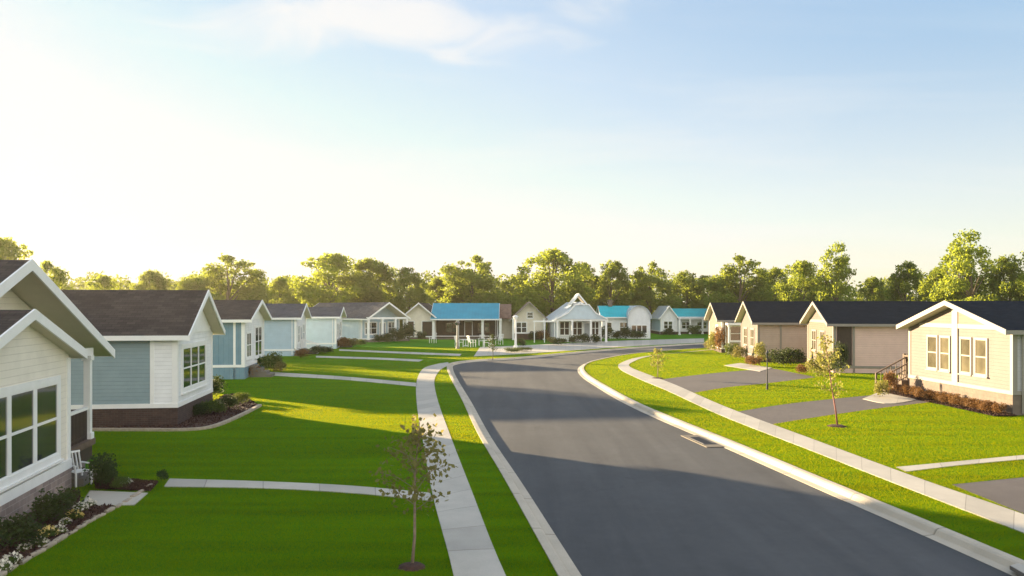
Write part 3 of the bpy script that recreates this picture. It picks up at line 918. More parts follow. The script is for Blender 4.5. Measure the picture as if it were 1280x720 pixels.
MB().box((1.55, -0.3, 2.95), (1.85, 6.4, 3.2)).build('porch_beam', M['white'], h6)
MB().box((0.05, -0.3, -0.02), (2.0, 6.4, 0.3)).build('porch_deck', M['walk'], h6)

# --- far group facing the bend ---------------------------------------------
FG = 'buildings facing the bend'
def pxs(px, D): return (px-CX)*D/F
D1 = 113.0
c1, *_ = house('house', (pxs(504, D1), D1), (pxs(544, D1), D1), -1, 12, 3.1, 5.15,
    'tan gable fronted building joined to the left end of the blue roofed pavilion', 'side_cream', 'side_cream', 'tanbrick', 0.3, 'roof',
    oe=0.45, orake=0.8, doors=[('front', 0.4, 1.5, .3, 2.5, 'dark'), ('front', 2.7, 4.1, .3, 2.5, 'dark')], group=FG)  # dark door leaves paint the shade inside open archways
pav, *_ = house('pavilion', (pxs(622, D1), D1-0.5), (pxs(622, D1), D1+7.5), -1, 9.2, 3.0, 5.10,
    'long open fronted pavilion under a bright blue metal roof on white columns', 'dark', 'side_tan', 'brick', 0.3, 'roof_sky',
    oe=0.6, orake=0.2, windows=[('side', 1.2, 2.8, .9, 2.3, 2, 2, .06, 'glass', 'wood'), ('side', 5.6, 7.4, .9, 2.3, 2, 2, .06, 'glass', 'wood')], doors=[('side', 3.7, 4.7, .3, 2.4, 'wood')], inset=2.2, group=FG, cat='pavilion')
columns(pav, -1, [(0.4, -0.1), (-2.1, -0.1), (-5.6, -0.1), (-9.0, -0.1)], 0.0, 2.69, 0.17, 'white')
MB().box((0.6, -0.3, 2.70), (-9.2, 0.1, 2.92)).build('porch_beam', M['white'], pav)
MB().box((0.6, -0.4, -0.02), (-9.2, 2.1, 0.12)).build('porch_deck', M['walk'], pav)
c3, *_ = house('house', (pxs(641, D1), D1-2), (pxs(681, D1), D1-2), -1, 11, 3.0, 5.30,
    'cream gabled house with brown roof wing between the blue roofed pavilion and the white cottage', 'side_cream', 'side_cream', 'brick', 0.9, 'roof_brown',
    oe=0.5, orake=0.9, windows=[('front', 0.5, 1.9, 1.0, 2.4, 2, 2, .1), ('front', 2.0, 2.8, 3.0, 3.8, 1, 2, .08)], fascia='cream', group=FG)
# brown wing towards the pavilion
wing = MB().prism([(4.3, 3.0), (7.3, 4.98), (10.3, 3.0), (10.3, 2.85), (7.3, 4.8), (4.3, 2.85)], 0, 1)
wing.v = [(-(v[1]-1.2), -0.2 - v[0]*1.95, v[2]) for v in wing.v]
wing.build('wing_roof', M['roof_brown'], c3)
MB().box((-4.5, -1.9, 0), (-8.2, -0.01, 2.9)).build('wing_wall', M['side_cream'], c3)
columns(c3, -1, [(0.8, 0.05), (0.8, 4.3)], 0.0, 2.95, 0.12)

# white cottage with stepped gables
Dw = 104.0
c4, *_ = house('cottage', (pxs(697, Dw), Dw), (pxs(752, Dw), Dw+0.5), -1, 10, 3.0, 5.2,
    'white cottage with wide low gable, columned porch and a small peaked belvedere on top', 'side_white', 'side_white', 'side_white', 0.4, 'roof_pale',
    oe=0.5, orake=0.6, windows=[('front', 0.3, 1.5, .9, 2.6, 2, 2, .1, 'dark'), ('front', 1.9, 3.2, .9, 2.6, 2, 2, .1, 'dark'), ('front', 4.5, 5.4, .9, 2.6, 2, 2, .1, 'dark')], doors=[('front', 3.5, 4.3, .4, 2.4)], group=FG, cat='cottage')
columns(c4, -1, [(1.9, -0.3), (1.9, 1.6), (1.9, 4.0), (1.9, 6.0)], 0.0, 2.75, 0.12)
MB().box((1.75, -0.5, 2.75), (2.05, 6.2, 3.0)).build('porch_beam', M['white'], c4)
pr = MB().prism([(-0.4, 2.98), (1.0, 3.65), (2.0, 4.75), (3.7, 4.75), (4.6, 3.65), (6.0, 2.98)], 0.6, 2.15)
pr.build('porch_gable', M['side_pale2'], c4)
pf = MB()
for a_, b_ in (((-0.5, 3.0), (1.0, 3.75)), ((1.0, 3.75), (2.0, 4.85)), ((2.0, 4.85), (3.7, 4.85)), ((3.7, 4.85), (4.6, 3.75)), ((4.6, 3.75), (6.1, 3.0))):
    pf.bar((2.22, a_[0], a_[1]), (2.22, b_[0], b_[1]), 0.22, 0.12)
pf.build('gable_fascia', M['white'], c4)
cu = empty('belvedere', (-1.3, 2.85, 4.55)); cu.parent = c4
MB().box((-0.7, -0.7, -0.2), (0.7, 0.7, 0.55)).build('belvedere_wall', M['side_white'], cu)
gable_roof(cu, -1, -0.8, 0.8, 1.0, -1.0, 1.75, 1.25, 0.25, 'roof_pale', t=0.1, fh=0.3, name='belvedere_roof')
side_c4 = MB()
for k in range(3): side_c4.box((1.7, -3.3+k*1.3, 0.0), (1.85, -3.2+k*1.3, 2.7))
side_c4.box((1.65, -3.4, 2.6), (1.9, -0.5, 2.8)); side_c4.build('pergola', M['white'], c4)

c5, *_ = house('house', (pxs(787, 118), 116.0), (pxs(787, 118), 123.0), -1, 4.3, 3.1, 4.72,
    'small white house under a plain turquoise metal roof beside the white cottage', 'side_white', 'side_white', 'side_white', 0.3, 'roof_cyan',
    oe=0.4, orake=0.2, windows=[('side', 0.5, 1.7, .9, 2.3, 2, 2, .1), ('side', 2.9, 3.7, .9, 2.3, 1, 2, .1)], group=FG)
ch = MB().box((-3.0, 3.2, 4.3), (-2.4, 3.8, 5.5)).box((-3.1, 3.1, 5.5), (-2.3, 3.9, 5.62)); ch.build('chimney', M['tanbrick'], c5)
# rounded white hall
Dr = 115.0
rh = empty('hall', (pxs(799, Dr), Dr, 0)); tag(rh, 'white hall with rounded curved roof end right of the turquoise roofed house', 'hall', FG)
arc = [(-1.6, 0.0)] + [(1.6*math.cos(math.pi - math.pi*k/14) , 2.9+1.75*math.sin(math.pi*k/14)) for k in range(15)] + [(1.6, 0.0)]
hb = MB().prism(arc, 0, 9)
hb.v = [(v[1], v[0], v[2]) for v in hb.v]; hb.build('wall', M['side_white'], rh)
arc2 = [(1.75*math.cos(math.pi - math.pi*k/14), 2.8+1.95*math.sin(math.pi*k/14)) for k in range(15)]
arc3 = [(1.62*math.cos(math.pi*k/14), 2.8+1.86*math.sin(math.pi*k/14)) for k in range(15)]
rb = MB().prism(arc2+arc3, -0.3, 9.2)
rb.v = [(v[1], v[0], v[2]) for v in rb.v]; rb.build('roof', M['roof_pale'], rh)
fh_ = Plane('side', 1, 0.0)
add_window(rh, fh_, -1.1, 1.1, 0.8, 1.9, 3, 1, 0.1)
c6, *_ = house('house', (pxs(826, 132), 132.0), (pxs(846, 132), 132.0), -1, 9, 2.9, 4.75,
    'narrow pale grey gabled house between the rounded hall and the far turquoise roof', 'side_pale2', 'side_white', 'brick', 0.5, 'roof_pale',
    oe=0.3, orake=0.4, windows=[('front', 0.5, 1.9, 1.0, 2.2, 2, 2, .1)], group=FG)
columns(c6, -1, [(0.9, 2.9)], 0.0, 2.7, 0.13)
c7, *_ = house('house', (pxs(884, 138), 136.0), (pxs(884, 138), 143.0), -1, 5.6, 2.9, 4.3,
    'low white building with turquoise roof farthest along the bend', 'side_white', 'side_white', 'brick', 0.4, 'roof_cyan',
    oe=0.4, orake=0.2, windows=[('side', 0.6, 2.2, .9, 2.0, 2, 2, .1), ('side', 3.4, 4.8, .9, 2.0, 2, 2, .1)], group=FG)
columns(c7, -1, [(-1.5, -0.9), (-3.6, -0.9)], 0.0, 2.5, 0.13)
MB().box((-0.2, -1.1, 2.5), (-5.4, -0.1, 2.68)).build('porch_beam', M['white'], c7)

# --- right row ---------------------------------------------------------------
r1, _, r1f, r1s = house('house', (20.56, 32.8), (20.35, 40.9), 1, 16, 3.42, 4.72,
    'cream gable fronted house with two window pairs, white centre pilaster and low tan base', 'side_grey', 'side_sand', 'tanbrick', 0.86, 'roof_blue',
    oe=0.30, orake=0.5, windows=[('front', 1.70, 2.50, 1.50, 3.02, 1, 2, .08, 'glass_warm', 'cream'), ('front', 2.85, 3.60, 1.50, 3.02, 1, 2, .08, 'glass_warm', 'cream'),
             ('front', 4.50, 5.25, 1.50, 3.02, 1, 2, .08, 'glass_warm', 'cream'), ('front', 5.55, 6.35, 1.50, 3.02, 1, 2, .08, 'glass_warm', 'cream')],
    gable_wall='side_tan', fascia='cream', trim='cream', group=HG)
pi = MB(); r1f.box(pi, 3.82, 4.28, 0.86, 4.42, 0.022, 0.05); pi.build('pilaster', M['cream'], r1)
ve = MB().box((2.6, 2.2, 4.1), (3.0, 2.5, 4.45)); ve.box((3.9, 1.4, 3.8), (4.9, 1.5, 4.02)); ve.build('roof_vent', M['white'], r1)
# porch at its far corner
MB().box((0.7, 8.15, -0.02), (3.4, 10.2, 0.86)).build('porch_deck', M['wood'], r1)
pr_ = MB()
for (x, y) in ((0.75, 8.3), (0.75, 10.1), (3.3, 10.1)): pr_.box((x-.06, y-.06, 0.0), (x+.06, y+.06, 1.95))
pr_.bar((0.75, 8.3, 1.85), (0.75, 10.1, 1.85), .1, .08).bar((0.75, 10.1, 1.85), (3.3, 10.1, 1.85), .1, .08)
for k in range(14): pr_.box((0.73, 8.45+k*0.12, 0.9), (0.77, 8.49+k*0.12, 1.85))
pr_.build('porch_rail', M['wood'], r1)
stp = steps(r1, 0.7, -0.9, 8.75, 9.9, 0.86, 4, mat='wood', rail='wood')

r2, *_ = house('house', (21.85, 54.3), (22.95, 62.0), 1, 14, 3.30, 4.86,
    'rose beige sided house with tan gable front behind the gold leaved young tree', 'side_pink', 'side_tan', 'side_pink', 0.35, 'roof_blue',
    oe=0.35, orake=0.5, windows=[('front', 2.4, 3.6, 1.3, 2.7, 2, 2, .1, 'glass_warm', 'cream'), ('front', 5.0, 6.2, 1.3, 2.7, 2, 2, .1, 'glass_warm', 'cream'), ('side', 4.9, 5.9, 1.2, 2.8, 1, 2, .1)],
    fascia='cream', gable_wall='side_sand', trim='cream', vtrims=[1.28], group=HG)
pc = MB().box((0.2, -0.05, 0.35), (1.15, -0.005, 3.2)); pc.build('recess_shade_panel', M['dark'], r2)  # dark slab on the wall stands in for the shaded porch opening
r3, *_ = house('house', (20.05, 65.2), (20.95, 73.0), 1, 14, 3.20, 4.98,
    'taupe sided house with bright cream gable front, third from the camera on the right', 'side_taupe', 'side_sand', 'brick', 0.4, 'roof_blue',
    oe=0.35, orake=0.5, windows=[('front', 1.6, 3.0, 1.2, 2.6, 2, 2, .1, 'glass_warm', 'cream'), ('front', 4.8, 6.2, 1.2, 2.6, 2, 2, .1, 'glass_warm', 'cream')],
    fascia='cream', trim='cream', vtrims=[1.8], group=HG)
r4, *_ = house('house', (20.6, 78.5), (21.3, 86.2), 1, 13, 3.20, 4.95,
    'farthest house of the right row, narrow tan gable and dark roof beside climbing plants', 'side_taupe', 'side_tan', 'brick', 0.4, 'roof_blue',
    oe=0.35, orake=0.5, windows=[('front', 2.0, 3.2, 1.2, 2.6, 2, 2, .1), ('side', 0.8, 1.8, 1.2, 2.6, 1, 2, .1), ('side', 2.4, 3.4, 1.2, 2.6, 1, 2, .1)], fascia='cream', group=HG)
aw = MB().box((0.3, -1.5, 2.75), (2.2, -0.02, 2.95)); aw.build('awning', M['white'], r4)
columns(r4, 1, [(0.45, -1.3), (2.05, -1.3)], 0.0, 2.75, 0.07)

# ---------------------------------------------------------------- plants
def rand_unit(rng, n):
    v = rng.normal(size=(n, 3)); return v/np.linalg.norm(v, axis=1)[:, None]

def leaf_cards(rng, P, size, up=0.0):
    """diamond leaf quads at P."""
    n = len(P)
    a = rand_unit(rng, n); t = rand_unit(rng, n)
    t[:, 2] += up
    b = np.cross(a, t); b /= np.linalg.norm(b, axis=1)[:, None]+1e-9
    s = size*(0.6+0.8*rng.random(n))[:, None]
    V = np.stack([P - a*s*0.5, P + b*s*0.32, P + a*s*0.5, P - b*s*0.32], axis=1)
    return V.reshape(-1, 3)

def crown_points(rng, blobs, n_tot):
    w = np.array([b[3]**2 for b in blobs]); w /= w.sum()
    out = []
    for (x, y, z, r), k in zip(blobs, (w*n_tot).astype(int)):
        d = rand_unit(rng, k)
        rad = r*(0.45+0.62*rng.random(k)**0.7 + 0.25*(rng.random(k) > 0.88)*rng.random(k))
        lump = 1 + 0.18*np.sin(d[:, 0]*7+x)*np.cos(d[:, 1]*6+y) + 0.12*np.sin(d[:, 2]*9+z)
        p = d*(rad*lump)[:, None]*np.array([1, 1, 0.82])
        out.append(p + np.array([x, y, z]))
    return np.concatenate(out)

def tree_variant(seed, H=12.0, W=10.0, kind='round', leaf=0.29, n=24000, mat='leaf_far', low=0.10, trunk_h=0.7):
    rng = np.random.default_rng(seed); rd = random.Random(seed)
    blobs = []
    nb = 84 if kind != 'tall' else 66
    for i in range(nb):
        t = rng.random()
        z = low + (0.97-low)*t
        if kind == 'round': env = math.sqrt(max(0.0, 1-((z-0.47)/0.51)**2))*(0.8+0.35*rng.random())
        elif kind == 'tall': env = 0.95*math.sqrt(max(0.0, 1-((z-0.45)/0.6)**2))*(1.15-0.5*z)
        else: env = math.sqrt(max(0.0, 1-((z-0.42)/0.57)**2))*(0.8+0.35*rng.random())
        r = (0.06+0.12*rng.random()**1.4)*W*(1.1-0.45*z)
        a = rng.random()*2*math.pi; rr = (env*W/2 - r*0.7)*math.sqrt(rng.random()*0.85+0.15)
        rr = max(rr, 0)
        zz = min(z*H, H-r*0.85)
        blobs.append((rr*math.cos(a), rr*math.sin(a), zz, r))
    P = crown_points(rng, blobs, n)
    V = leaf_cards(rng, P, leaf)
    crown = np_mesh('crown', V, 4, M[mat])
    tr = MB()
    pts = [(0, 0, -0.1), (0.05, 0.05, H*0.2), (-0.1, 0.1, H*0.45), (0.1, 0, H*trunk_h)]
    tr.tube(pts, [W*0.032, W*0.025, W*0.018, W*0.008], 8)
    for (x, y, z, r) in blobs[:14]:
        z0 = max(H*0.15, z*0.55)
        tr.tube([(0, 0, z0), (x*0.5, y*0.5, (z0+z)/2+0.1), (x, y, z)], [W*0.011, W*0.007, W*0.002], 5)
    tm = bpy.data.meshes.new('trunk'); tm.from_pydata(tr.v, [], tr.f); tm.materials.append(M['bark'])
    return crown, tm

TV = [tree_variant(11, kind='round'), tree_variant(12, kind='round'), tree_variant(13, kind='wide', mat='leaf_far2'), tree_variant(14, kind='tall', mat='leaf_far2', n=18000),
      tree_variant(15, kind='round', n=18000), tree_variant(16, kind='tall', n=18000), tree_variant(17, kind='wide', n=20000)]
TG = 'trees of the belt behind the houses'
def far_tree(px, top, wpx, D, var, label, rot=0.0):
    s = F/D
    H = CAMH + (HY-top)/s; W = wpx*1.12/s
    o = empty('broadleaf_tree', (pxs(px, D), D, 0), rot)
    tag(o, label, 'tree', TG)
    c, t = TV[var]
    for nm, me in (('crown', c), ('trunk', t)):
        q = link_mesh(nm, me, o); q.scale = (W/10.0, W/10.0, H/12.0)
    return o

trees = [
 (-45, 300, 90, 78, 2, 'hazy golden tree cut by the left photo edge behind the nearest roof'),
 (8, 297, 80, 84, 2, 'tall golden backlit tree behind the nearest house roof on the left'),
 (58, 326, 62, 92, 4, 'golden tree sloping down to the right of the nearest gable peak'),
 (128, 344, 52, 120, 2, 'small pale gold tree above the middle of the blue grey house roof'),
 (190, 338, 56, 128, 1, 'low pale gold rounded tree over the right half of the blue grey house roof'),
 (236, 346, 44, 130, 4, 'low tree over the gable peak of the blue grey house'),
 (286, 319, 104, 128, 0, 'big round crowned tree above the slate blue house'),
 (352, 346, 56, 140, 2, 'low hazy tree over the roof between the third and fourth left houses'),
 (412, 317, 96, 132, 2, 'large sunlit yellow green tree above the fourth and fifth left houses'),
 (463, 323, 84, 138, 1, 'dark rounded tree directly behind the columned porch house'),
 (512, 334, 52, 134, 4, 'thin golden tree above the gap before the tan gable building'),
 (548, 346, 44, 142, 1, 'low dark tree over the left end of the blue pavilion roof'),
 (590, 319, 94, 140, 0, 'broad dark round tree behind the bright blue pavilion roof'),
 (640, 345, 46, 146, 4, 'low olive tree over the cream gabled house with brown wing'),
 (690, 311, 98, 138, 2, 'tall sunlit tree rising left of the white cottage belvedere'),
 (728, 328, 60, 146, 1, 'mid height tree directly behind the cottage belvedere'),
 (764, 325, 58, 142, 6, 'olive tree above the turquoise roofed house chimney'),
 (812, 327, 66, 144, 0, 'rounded tree above the rounded white hall'),
 (858, 338, 52, 148, 6, 'shorter dark tree above the farthest turquoise roof'),
 (884, 344, 50, 146, 4, 'dark tree above the left end of the right house row'),
 (926, 319, 80, 132, 0, 'full green tree behind the farthest houses of the right row'),
 (968, 334, 46, 138, 1, 'dark narrow tree over the taupe house roof'),
 (1000, 326, 62, 122, 2, 'bright green tree over the tan gable of the rose beige house'),
 (1045, 303, 62, 118, 3, 'tall pale green tree with pointed crown above the rose beige house roof'),
 (1092, 346, 44, 128, 1, 'low dark tree between the two tallest trees on the right'),
 (1132, 326, 54, 112, 6, 'dark brown green tree with ragged top left of the tallest right tree'),
 (1172, 334, 46, 108, 2, 'small bright tree at the foot of the tallest right tree'),
 (1213, 288, 96, 104, 3, 'tallest tree on the right, sunlit, above the cream house gable'),
 (1262, 318, 60, 104, 6, 'olive tree just right of the tallest right hand tree'),
 (1305, 306, 70, 100, 2, 'sunlit tree cut by the right photo edge'),
]
for i, (px, top, w, D, var, lab) in enumerate(trees):
    far_tree(px, top, w, D, var, lab, rot=i*1.3)

# dark wood closing the view behind the tree belt: one mass
rng = np.random.default_rng(5)
blobs = []
for i in range(760):
    px = -140 + 1560*rng.random(); D = 150+45*rng.random()
    top = 339 + 15*rng.random() - (7 if rng.random() < 0.25 else 0)
    H = CAMH + (HY-top)*D/F
    r = 1.6+1.6*rng.random()
    blobs.append((pxs(px, D), D, max(r, (H-r*0.8)*(0.15+0.85*rng.random()**0.5)), r))
P = crown_points(rng, blobs, 120000)
wood_m = np_mesh('woods', leaf_cards(rng, P, 0.6), 4, M['leaf_wood'])
tag(link_mesh('woods', wood_m), kind='stuff', label='dark wood closing the view behind the tree belt', cat='wood')

def shrub_mesh(seed, leaf=0.07, n=1500, mat='leaf_shrub', flat=0.85):
    rng = np.random.default_rng(seed)
    bl = [(0, 0, 0.5*flat, 0.42)]
    for i in range(9):
        a = rng.random()*6.28; rr = 0.12+0.2*rng.random()
        bl.append((rr*math.cos(a), rr*math.sin(a), 0.25+0.5*rng.random()*flat, 0.16+0.1*rng.random()))
    P = crown_points(rng, bl, n); P[:, 2] = np.abs(P[:, 2])
    return np_mesh('shrub', leaf_cards(rng, P, leaf), 4, M[mat])
SH = {}
for nm in ('leaf_shrub', 'leaf_mid', 'leaf_rust', 'leaf_gold', 'leaf_olive'):
    SH[nm] = [shrub_mesh(40+i, mat=nm) for i in range(2)]
def shrub(x, y, dia, h, label, mat='leaf_shrub', group=None, k=0, name='shrub'):
    o = link_mesh(name, SH[mat][k % 2], None, (x, y, 0.02))
    o.scale = (dia, dia, h/0.92); o.rotation_euler = (0, 0, k*1.7)
    tag(o, label, 'shrub', group)
    return o

def flower_mesh(seed, matp):
    rng = np.random.default_rng(seed)
    P = rand_unit(rng, 160)*np.array([.5, .5, .35]) * (0.4+0.6*rng.random(160))[:, None]; P[:, 2] = np.abs(P[:, 2])
    Q = rand_unit(rng, 46)*np.array([.5, .5, .5]); Q[:, 2] = np.abs(Q[:, 2])+0.05
    return np_mesh('leaves', leaf_cards(rng, P, 0.22), 4, M['leaf_mid']), np_mesh('blossoms', leaf_cards(rng, Q, 0.20), 4, M[matp])
FM = {'petal': flower_mesh(71, 'petal'), 'petal_yellow': flower_mesh(72, 'petal_yellow')}
def flower(x, y, s, label, kind='petal', group=None):
    o = empty('flowering_plant', (x, y, 0.03), x*7)
    tag(o, label, 'flower', group)
    for nm, me in zip(('leaves', 'blossoms'), FM[kind]):
        q = link_mesh(nm, me, o); q.scale = (s, s, s*0.9)
    return o

def young_tree(name, x, y, H, W, zc0, label, leafm, barkm, seed, n=520, leaf=0.09, lean=(0, 0), bark2=None):
    rng = np.random.default_rng(seed); rd = random.Random(seed)
    o = empty(name, (x, y, 0)); tag(o, label, 'tree')
    tr = MB()
    tx = lambda z: (lean[0]*z/H + 0.02*math.sin(z*3), lean[1]*z/H + 0.02*math.cos(z*2.3), z)
    zs = [0-0.05, H*.2, H*.4, H*.6, H*.8, H*.95]
    tr.tube([tx(z) for z in zs], [0.030, 0.025, 0.021, 0.016, 0.010, 0.004], 8)
    o_t = tr.build('trunk', M[barkm], o, smooth=True)
    br = MB(); P = []
    for i in range(15):
        z = zc0 + (H*0.9-zc0)*i/15 + 0.03*rd.random()
        a = i*2.4 + rd.random()*0.6
        f = math.sin(math.pi*min(1, 0.22+0.75*i/15))
        ln = W*0.5*f*(0.7+0.4*rd.random())
        b0 = Vector(tx(z)); b1 = b0 + Vector((math.cos(a)*ln*0.5, math.sin(a)*ln*0.5, ln*0.35)); b2 = b0 + Vector((math.cos(a)*ln, math.sin(a)*ln, ln*0.55))
        br.tube([b0, b1, b2], [0.009, 0.006, 0.002], 5)
        for k in range(n//15):
            t = 0.25+0.85*rd.random()
            p = b0.lerp(b2, t) + Vector((rd.gauss(0, .07), rd.gauss(0, .07), rd.gauss(0, .08)))*(W/1.2)
            P.append(p)
    br.build('branches', M[barkm], o_t, smooth=True)
    c = np_mesh('crown', leaf_cards(rng, np.array([tuple(p) for p in P]), leaf), 4, M[leafm])
    link_mesh('crown', c, o)
    if bark2:
        MB().tube([tx(0.05), tx(H*0.15), tx(H*0.3)], [0.036, 0.034, 0.030], 8).build('trunk_wrap', M[bark2], o_t, smooth=True)
    return o

p = G(515, 709)
young_tree('young_tree', p.x, p.y, 2.62, 1.45, 0.95, 'slender young tree with sparse olive leaves beside the left sidewalk', 'leaf_olive', 'bark_pale', 3, 800, 0.085, (0.12, 0.0))
def mulch_ring(x, y, r, label):
    m = MB(); rd = random.Random(int(x*10))
    ring = [(r*(0.85+.3*rd.random())*math.cos(k*math.pi/8), r*(0.85+.3*rd.random())*math.sin(k*math.pi/8)) for k in range(16)]
    vs = [(a, b_, -0.01) for a, b_ in ring] + [(a*.6, b_*.6, 0.05) for a, b_ in ring] + [(0, 0, 0.07)]
    fs = [(i, (i+1) % 16, 16+(i+1) % 16, 16+i) for i in range(16)] + [(16+i, 16+(i+1) % 16, 32) for i in range(16)]
    m.add(vs, fs); o = m.build('mulch_bed', M['mulch'], None); o.location = (x, y, 0.0)
    tag(o, label, 'mulch', kind='structure')
    EXCL.append([Vector((x+a*0.9, y+b_*0.9)) for a, b_ in ring])
mulch_ring(p.x, p.y, 0.26, 'dark mulch at the foot of the olive leaved young tree')
p = G(1047, 533)
young_tree('young_tree', p.x, p.y, 3.75, 1.25, 1.1, 'gold leaved young tree with reddish trunk in front of the rose beige house', 'leaf_gold', 'bark_red', 5, 560, 0.10, (-0.55, 0.0), 'bark_red')
mulch_ring(p.x, p.y, 0.4, 'mulch at the foot of the red trunked young tree')
p = G(822, 473)
young_tree('young_tree', p.x, p.y, 1.95, 1.2, 0.55, 'small yellow green sapling by the right sidewalk near the bend', 'leaf_gold', 'bark_pale', 8, 420, 0.11)
mulch_ring(p.x, p.y, 0.45, 'mulch at the foot of the small sapling near the bend')
p = G(616, 449)
young_tree('young_tree', p.x, p.y, 2.3, 1.3, 0.7, 'dark leaved young tree on the grass in front of the blue roofed pavilion', 'leaf_shrub', 'bark', 9, 320, 0.13)

# ---------------------------------------------------------------- beds by the two nearest left houses
bed1 = [G(-60, 770), G(8, 717), G(60, 686), G(110, 655), G(146, 634), G(100, 633), G(100, 616), G(84, 612), G(0, 662), G(-60, 700)]
def bed(name, pts, label):
    pts = [Vector((q.x, q.y)) for q in pts]
    o = poly_sheet('mulch_bed', [pts], 0.03, M['mulch'])
    tag(o, label, 'mulch bed', kind='structure'); EXCL.append(pts)
    rng = np.random.default_rng(len(EXCL))
    xs = [q.x for q in pts]; ys = [q.y for q in pts]
    Q = np.column_stack([rng.uniform(min(xs), max(xs), 9000), rng.uniform(min(ys), max(ys), 9000)])
    Q = Q[inpoly(Q, pts)]
    P3 = np.column_stack([Q, 0.035+0.025*rng.random(len(Q))])
    ch_ = link_mesh('mulch_chips', np_mesh('mulch_chips', leaf_cards(rng, P3, 0.07), 4, M['mulch']))
    tag(ch_, label + ', loose chips', kind='stuff')
    return o
def inpoly(Q, poly):
    x, y = Q[:, 0], Q[:, 1]; inside = np.zeros(len(Q), bool)
    n = len(poly); j = n-1
    for i in range(n):
        xi, yi, xj, yj = poly[i].x, poly[i].y, poly[j].x, poly[j].y
        if yi != yj:
            c = ((yi > y) != (yj > y)) & (x < (xj-xi)*(y-yi)/(yj-yi)+xi)
            inside ^= c
        j = i
    return inside
bed('mulch_bed', bed1, 'brown mulch bed along the stone base of the nearest house')
bed('mulch_bed', [G(118, 598), G(150, 600), G(198, 604), G(188, 615), G(120, 612)], 'brown mulch bed between the porch and the garden path')
bed('mulch_bed', [G(110, 532), G(222, 530), G(262, 508), G(280, 494), G(300, 492), G(325, 508), G(300, 521), G(268, 534), G(235, 538), G(110, 538)], 'dark mulch bed wrapping the front corner of the blue grey house')

# edging stones along bed 1
ep = catmull([(q.x, q.y) for q in (G(-40, 748), G(8, 716), G(60, 685), G(110, 654), G(150, 632), G(190, 607))], 24)
acc = 0; last = ep[0]; rd = random.Random(4); cnt = 0
for q in ep[1:]:
    acc += (q-last).length; dr = (q-last).normalized(); last = q
    if acc > 0.40 and cnt < 40:
        acc = 0; cnt += 1
        L_, W_, H_ = 0.33+0.08*rd.random(), 0.085+0.03*rd.random(), 0.045+0.03*rd.random()
        m = MB().box((-L_/2, -W_/2, -0.03), (L_/2, W_/2, H_))
        o = m.build('edging_stone', M['edging'], None, bevel=0.018)
        o.location = (q.x, q.y, 0.0); o.rotation_euler = (rd.uniform(-.05, .05), rd.uniform(-.05, .05), math.atan2(dr.y, dr.x)+rd.uniform(-.12, .12))
        tag(o, 'pale edging stone, %s of the bed row counted from the camera end' % ORD[min(cnt-1, 19)], 'stone', 'edging stones along the nearest bed')
# concrete strip round bed 2
e2 = catmull([(q.x, q.y) for q in (G(100, 538.5), G(170, 538.8), G(235, 538.5), G(268, 534), G(300, 521), G(325, 508))], 8)
left2, right2 = [], []
for i, q in enumerate(e2):
    t = (e2[min(i+1, len(e2)-1)]-e2[max(i-1, 0)]).normalized(); nn = Vector((-t.y, t.x))*0.08
    left2.append(q+nn); right2.append(q-nn)
o = slab('bed_edging', left2, right2, -0.02, 0.10, M['edging']); tag(o, 'low curved concrete edging round the bed of the blue grey house', 'edging')

SG = 'shrubs in the garden beds'
p = G(70, 655); shrub(p.x, p.y, 1.05, 0.80, 'dark rounded shrub in the nearest bed below the bay window corner', k=0, group=SG)
p = G(18, 690); shrub(p.x, p.y, 0.95, 0.72, 'dark rounded shrub in the nearest bed at the left photo edge', k=1, group=SG)
p = G(128, 611); shrub(p.x, p.y, 0.85, 0.98, 'upright dark green shrub beside the nearest house porch', k=2, group=SG)
p = G(150, 612); shrub(p.x, p.y, 0.45, 0.35, 'small low shrub right of the upright porch shrub', 'leaf_mid', k=3, group=SG)
p = G(203, 603); shrub(p.x, p.y, 0.30, 0.34, 'tiny dark plant at the house end of the nearest garden path', k=1, group=SG)
for i, (px, py, s, kd) in enumerate([(100, 640, .34, 'petal'), (112, 634, .3, 'petal'), (92, 650, .36, 'petal_yellow'), (60, 672, .38, 'petal_yellow'), (74, 668, .3, 'petal'), (48, 684, .34, 'petal'),
                                     (14, 707, .36, 'petal'), (30, 690, .24, 'petal'), (2, 716, .34, 'petal'), (82, 657, .25, 'petal')]):
    p = G(px, py)
    flower(p.x, p.y, s, 'cream white flowering plant in the nearest bed, %s in reading order from the porch end' % ORD[i] if kd == 'petal' else ('yellow flowering plant in the nearest bed, ' + ('closer to the porch' if px == 92 else 'below the large shrub')), kd,
           'white flowers in the nearest bed' if kd == 'petal' else 'yellow flowers in the nearest bed')
p = G(158, 607); flower(p.x, p.y, 0.3, 'pale flowering plant between porch shrub and garden path', 'petal')
B2 = [(250, 521, 1.0, .62, 'leaf_shrub', 'low dark shrub at the stone corner of the blue grey house bed'), (266, 519, 1.1, .70, 'leaf_mid', 'spreading mid green shrub in the middle of the blue grey house bed'),
      (285, 512, 1.1, .72, 'leaf_shrub', 'dark spreading shrub behind the middle one in the blue grey house bed'), (300, 506, 1.0, .62, 'leaf_mid', 'green shrub at the pointed outer end of the blue grey house bed'),
      (270, 497, 1.1, 1.25, 'leaf_shrub', 'tall upright dark shrub against the far corner of the blue grey house')]
for k, (px, py, d, h, mt, lab) in enumerate(B2):
    p = G(px, py); shrub(p.x, p.y, d, h, lab, mt, k=k, group=SG)
